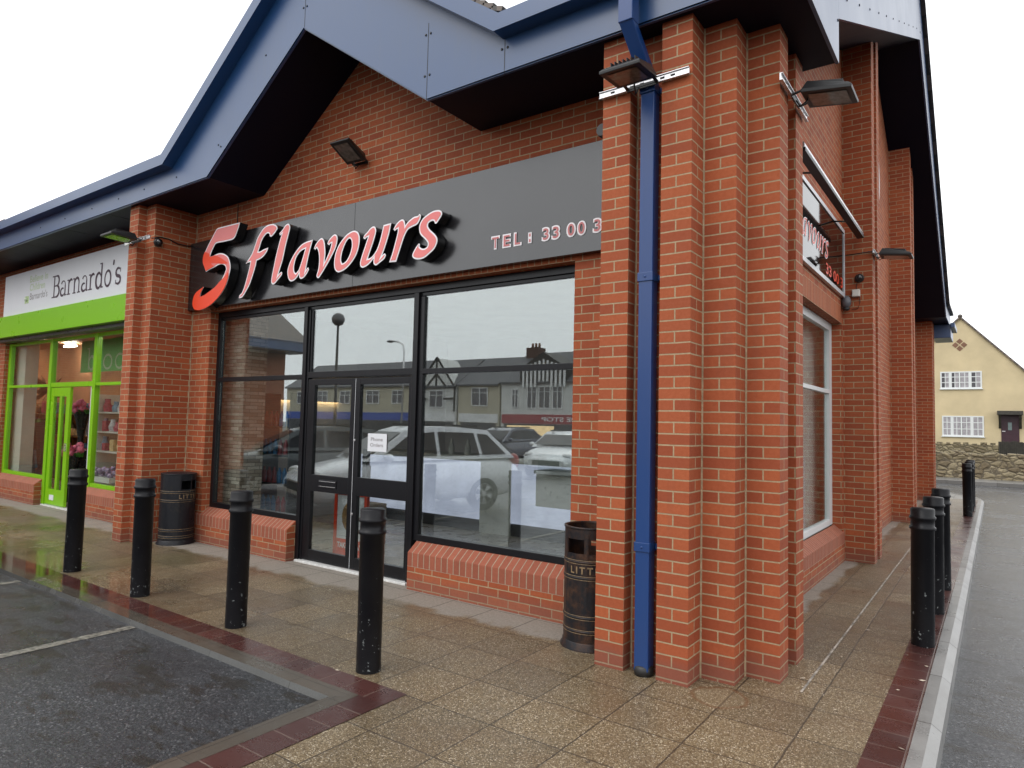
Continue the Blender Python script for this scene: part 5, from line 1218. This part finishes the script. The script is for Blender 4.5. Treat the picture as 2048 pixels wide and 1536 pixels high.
# ================================================================== WHAT THE SHOP GLASS REFLECTS (behind the camera)
simple('render_white', (.62, .62, .60), .8, var=.1, scale=1); simple('render_cream', (.46, .42, .32), .8, var=.1, scale=1); simple('slate', (.085, .085, .095), .6, var=.2, scale=3); simple('timber_black', (.015, .014, .013), .6); simple('shop_dark', (.03, .03, .035), .3, var=.5, scale=1)
simple('sign_blue', (.03, .07, .34), .4); simple('sign_white', (.7, .7, .7), .4); simple('sign_red', (.30, .02, .03), .4); simple('chimney_brick', (.08, .04, .03), .8, var=.3)
YR = -42.0; ZG = -1.6
def shop(label, x0, x1, wallm, eave, ridge, signm, wins, text=None, gable=None, lit=False):
    t = thing('terraced_shop', label, 'shop', ((x0+x1)/2, YR, ZG), 0, 'terrace of shops over the road')
    m = MB(); m.box(x0+.01, x1-.01, YR-9, YR, ZG, eave); w = obj('wall', m, wallm, t)
    m = MB(); ym = YR-4.5; e = .35
    m.prism([(YR+e, eave-.15), (ym, ridge), (YR-9-e, eave-.15), (YR-9-e, eave), (ym, ridge+.18), (YR+e, eave)], 'x', x0+.01, x1-.01); r = obj('roof', m, 'slate', t)
    m = MB(); m.box(x0+.15, x1-.15, YR+.02, YR+.10, 1.70, 2.55); s = obj('shop_sign', m, signm, t)
    if text:
        m = MB(); fit_text(m, text, lambda x, z: (x, YR+.115, z), x1-1.2, x0+(x1-x0)*.45, 1.92, 2.32, .02); obj('lettering', m, 'sign_white', s)
    m = MB(); m.box(x0+.4, x1-.4, YR+.01, YR+.06, ZG+.1, 1.65); sw = obj('shop_window', m, 'shop_dark', t)
    if lit: m = MB(); m.box(x0+.8, x0+.8+(x1-x0)*.5, YR+.062, YR+.08, .6, 1.5); obj('lit_display', m, 'shop_lit', sw)
    for wx, ww, z0, z1 in wins:
        m = MB(); f = .09
        for a, b, c, d in ((wx, wx+ww, z0, z0+f), (wx, wx+ww, z1-f, z1), (wx, wx+f, z0+f, z1-f), (wx+ww-f, wx+ww, z0+f, z1-f), (wx+ww/2-.04, wx+ww/2+.04, z0+f, z1-f), (wx+f, wx+ww-f, z1-.55, z1-.49)): m.box(a, b, YR+.02, YR+.09, c, d)
        wo_ = obj('window', m, 'sign_white', t); m = MB(); m.box(wx+.03, wx+ww-.03, YR+.01, YR+.04, z0+.03, z1-.03); obj('pane', m, 'window_dark', wo_)
    return t
shop('cream terraced shop with a long blue sign', -72.0, -49.8, 'render_cream', 5.5, 8.4, 'sign_blue', [(-70, 2, 3.5, 5.0), (-66, 1.8, 3.5, 5.0), (-62, 1.8, 3.5, 5.0), (-57.5, 2, 3.5, 5.0), (-53.5, 1.8, 3.5, 5.0)])
tg = shop('half timbered black and white gabled shop', -49.6, -44.2, 'render_white', 5.3, 8.3, 'sign_white', [(-48.0, 2.0, 3.1, 4.9)])
m = MB(); m.prism([(-49.4, 5.2), (-44.4, 5.2), (-46.9, 8.2)], 'y', YR-3, YR+.25); obj('gable', m, 'render_white', tg)
m = MB(); y_ = YR+.27
for a, b in (((-49.5, 5.1), (-46.9, 8.3)), ((-44.3, 5.1), (-46.9, 8.3)), ((-49.4, 5.2), (-44.4, 5.2)), ((-46.9, 5.2), (-46.9, 8.1)), ((-48.3, 5.2), (-46.9, 6.6)), ((-45.5, 5.2), (-46.9, 6.6)), ((-49.5, 2.7), (-49.5, 5.2)), ((-44.3, 2.7), (-44.3, 5.2)), ((-49.4, 4.0), (-48.2, 4.0)), ((-45.8, 4.0), (-44.4, 4.0))):
    m.bar((a[0], y_, a[1]), (b[0], y_, b[1]), .2, .08, up=(0, 1, 0))
obj('timbers', m, 'timber_black', tg)
shop('small cream shop with a white sign and lattice window', -44.0, -38.9, 'render_cream', 5.4, 8.3, 'sign_white', [(-42.3, 2.0, 3.3, 5.1)])
tw = shop('tall white shop with timbered gable and red sign', -38.7, -28.0, 'render_white', 5.6, 8.6, 'sign_red', [(-37.4, .8, 3.2, 5.0), (-35.6, 1.1, 3.1, 5.2), (-34.3, 1.3, 3.1, 5.2), (-32.8, 1.1, 3.1, 5.2), (-30.2, .8, 3.2, 5.0)], 'ONE STOP', lit=True)
m = MB(); m.prism([(-36.3, 5.5), (-31.2, 5.5), (-31.2, 6.8), (-33.75, 8.3), (-36.3, 6.8)], 'y', YR-3, YR+.3); obj('gable', m, 'timber_black', tw)
m = MB()
for k in range(11): x = -36.0+k*.45; m.box(x, x+.22, YR+.31, YR+.36, 5.1+(.5 if 3 < k < 7 else 0), 7.6-abs(k-5)*.13)
obj('timbers', m, 'sign_white', tw)
shop('white rendered shop at the right end of the terrace', -27.8, -16.0, 'render_white', 5.2, 8.0, 'sign_blue', [(-26, 2, 3.2, 4.8), (-21, 2, 3.2, 4.8)])
for x, l in ((-37.6, 'dark brick chimney stack with pots on the terrace'),):
    m = MB(); m.box(x-.7, x+.7, YR-5, YR-3.6, 7.2, 9.3); c = obj('chimney', m, 'chimney_brick', tw)
    m = MB()
    for k in (-.4, 0, .4): m.lathe([(.14, 0), (.11, .5)], (x+k, YR-4.3, 9.3), 10)
    obj('chimney_pot', m, 'tile_cut', c)
# opposite wing with tiled roof and blue eaves
ow = thing('retail_wing', 'brick wing with tiled roof and blue eaves across the car park', 'building', (-30, -12, 0))
m = MB(); m.wall((-25.2, -8.0), (-25.2, 2.0), -.05, 4.9); m.wall((-40, -8.0), (-25.2, -8.0), -.05, 4.9); m.wall((-25.2, 2.0), (-40, 2.0), -.05, 4.9)
m.poly([(-25.2,-8,4.9),(-40,-8,4.9),(-31.5,-8,9.6)][::-1]); m.poly([(-25.2,2,4.9),(-40,2,4.9),(-31.5,2,9.6)]); obj('wall', m, 'red_brick', ow)
m = MB()
for xa, xb in ((-23.75, -31.5), (-39.3, -31.5)): m.poly([(xa,-8.25,4.80),(xa,2.2,4.80),(xb,2.2,9.85),(xb,-8.25,9.85)], [(-8,0),(2,0),(2,9.2),(-8,9.2)])
obj('roof', m, 'roof_tiles', ow)
m = MB(); m.box(-23.9, -23.78, -8.2, 2.15, 4.45, 4.85); m.box(-25.2, -23.9, -8.2, 2.15, 4.42, 4.5); obj('fascia', m, 'blue_metal', ow)
m = MB(); m.box(-25.19, -25.1, -5.2, -3.6, 3.0, 4.2); obj('green_sign', m, 'green_paint', ow)
# lamp posts
lp = thing('lamp_post', 'tall lamp post with a globe head in the car park', 'lamp post', (-24.1, -9.9, 0))
m = MB(); m.lathe([(.09, -.1), (.08, 1), (.05, 5.9)], (-24.1, -9.9, 0), 12); obj('post', m, 'flood_black', lp); m = MB(); m.sphere((-24.1, -9.9, 6.15), .30, 16, 10); obj('globe', m, 'bulkhead_grey', lp)
sl_ = thing('street_lamp', 'curved arm street lamp by the road behind', 'lamp post', (-44.8, -34.9, ZG))
m = MB(); m.tube([(-44.8, -34.9, ZG), (-44.8, -34.9, 8.2), (-45.0, -34.9, 8.8), (-45.6, -34.9, 9.1), (-46.4, -34.9, 9.2)], .09, 8); obj('post', m, 'galvanised', sl_); m = MB(); m.sphere((-46.7, -34.9, 9.17), .35, 10, 6, 0, .35); obj('lamp_head', m, 'bulkhead_grey', sl_)
# cars
for nm, c in (('car_silver', (.72, .73, .76)), ('car_white', (.70, .71, .72)), ('car_dark', (.04, .05, .055)), ('car_navy', (.02, .025, .06))): simple(nm, c, .28, .1, var=.02, coat=.5, rvar=.02)
simple('car_glass', (.014, .014, .017), .12, var=.1, spec=.12); simple('tyre', (.015, .015, .016), .8); simple('rim_metal', (.45, .45, .46), .3, .7); simple('lamp_clear', (.5, .5, .5), .1, .3); simple('lamp_red', (.35, .02, .02), .2)
def car(label, paintm, x, y, heading, tall=1.0, z=-.045):
    t = thing('parked_car', label, 'car', (x, y, z), heading, 'cars parked facing the shops')
    m = MB(); st = [(2.16,.36,.60,.60),(2.08,.26,.72,.74),(1.85,.22,.82,.84),(1.30,.20,.93,.88),(.9,.20,.99,.885),(-1.0,.20,1.03,.885),(-1.75,.22,1.03,.87),(-2.05,.28,1.0,.82),(-2.14,.38,.86,.74)]
    rings = []
    for sx, zl, zh, w in st:
        ring = []
        for k in range(20):
            a = 2*math.pi*k/20; ca, sa = math.cos(a), math.sin(a); e = .45
            ring.append((sx, w*math.copysign(abs(ca)**e, ca), (zl+zh)/2+(zh-zl)/2*math.copysign(abs(sa)**e, sa)))
        rings.append(ring)
    for A_, B_ in zip(rings, rings[1:]):
        for k in range(20): m.poly([A_[k], A_[(k+1)%20], B_[(k+1)%20], B_[k]], sm=True)
    m.poly(rings[0]); m.poly(rings[-1][::-1])
    top = 1.55*tall
    prof = [(1.12,.95),(.30,top-.10),(0,top-.02),(-.7,top),(-1.45,top-.05),(-2.02,1.0)]
    wid = [.83,.66,.63,.63,.62,.80]
    for i in range(len(prof)-1):
        (xa, za), (xb, zb_) = prof[i], prof[i+1]; wa, wb = wid[i], wid[i+1]
        m.poly([(xa,-wa,za),(xa,wa,za),(xb,wb,zb_),(xb,-wb,zb_)], sm=True)
    for s in (-1, 1):
        P = [(px_, s*w_, pz_) for (px_, pz_), w_ in zip(prof, wid)]
        m.poly(P if s < 0 else P[::-1])
    b = obj('body', m, paintm, t, local=True)
    def gl(pts, nm='window'): mm = MB(); mm.poly(pts); return obj(nm, mm, 'car_glass', t, local=True)
    L = lambda p, q, k: tuple(p[i]+(q[i]-p[i])*k for i in range(3))
    a, b2 = prof[0], prof[1]; o = .012
    gl([(a[0]-.05,-.74,a[1]+.08+o),(a[0]-.05,.74,a[1]+.08+o),(b2[0]+.06,.60,b2[1]-.03+o),(b2[0]+.06,-.60,b2[1]-.03+o)], 'windscreen')
    a, b2 = prof[4], prof[5]; gl([(a[0]-.06,-.56,a[1]-.03),(a[0]-.06,.56,a[1]-.03),(b2[0]-.02,.66,b2[1]+.15),(b2[0]-.02,-.66,b2[1]+.15)], 'rear_window')
    for s in (-1, 1):
        yy = lambda zz_: s*(.832-.2*(zz_-.95)/(top-.95)+.006)
        for pts in (((.78,1.04),(.22,top-.16),(-.28,top-.10),(-.30,1.05)), ((-.38,1.05),(-.36,top-.10),(-1.12,top-.11),(-1.20,1.06)), ((-1.28,1.07),(-1.20,top-.12),(-1.42,top-.14),(-1.80,1.08))):
            P = [(px_, yy(pz_), pz_) for px_, pz_ in pts]; gl(P if s > 0 else P[::-1], 'side_window')
        for wx in (1.32, -1.28):
            mm = MB(); mm.lathe([(.20, -.1), (.29, -.1), (.32, -.07), (.32, .07), (.29, .10), (.20, .10)], (wx, s*.79, .32), 24, axis='y', cap=False); w_ = obj('wheel', mm, 'tyre', t, local=True)
            mm = MB(); mm.lathe([(.21, .07*s), (.0, .085*s)], (wx, s*.79, .32), 20, axis='y', cap=False)
            obj('rim', mm, 'rim_metal', w_, local=True)
            mm = MB()
            for q in range(5):
                a_ = q*math.tau/5+.3; mm.poly([(wx+.06*math.cos(a_-.4), s*.885, .32+.06*math.sin(a_-.4)), (wx+.19*math.cos(a_-.28), s*.885, .32+.19*math.sin(a_-.28)), (wx+.19*math.cos(a_+.28), s*.885, .32+.19*math.sin(a_+.28)), (wx+.06*math.cos(a_+.4), s*.885, .32+.06*math.sin(a_+.4))])
            obj('spoke_gap', mm, 'tyre', w_, local=True)
        mm = MB(); mm.sphere((1.93, s*.62, .72), .15, 10, 6, 0, .6); obj('headlight', mm, 'lamp_clear', t, local=True)
        mm = MB(); mm.sphere((-2.05, s*.70, .92), .12, 10, 6, 0, 1.4); obj('tail_light', mm, 'lamp_red', t, local=True)
        mm = MB(); mm.sphere((.72, s*.95, 1.02), .11, 8, 5, 0, .7); obj('wing_mirror', mm, paintm, t, local=True)
    mm = MB(); mm.obox((2.12, 0, .50), (1,0,0), (0,1,0), (0,0,1), .05, .45, .07); obj('grille', mm, 'tyre', t, local=True)
    mm = MB(); mm.obox((-.6, .5, top+.02), (1,0,0), (0,1,0), (0,0,1), .7, .015, .02); mm.obox((-.6, -.5, top+.02), (1,0,0), (0,1,0), (0,0,1), .7, .015, .02); obj('roof_bar', mm, 'tyre', t, local=True)
    return t
car('silver people carrier with roof bars parked by the front kerb', 'car_silver', -9.37, .54, math.atan2(.925, -.38), 1.03)
car('white hatchback parked across the car park', 'car_white', -11.9, -9.7, math.pi/2-.25, .95)
car('dark grey car parked left of the silver one', 'car_dark', -13.3, -.1, math.atan2(.88, -.47), .98)
car('navy car parked behind the white hatchback', 'car_navy', -17.0, -13.0, math.pi/2, .98)
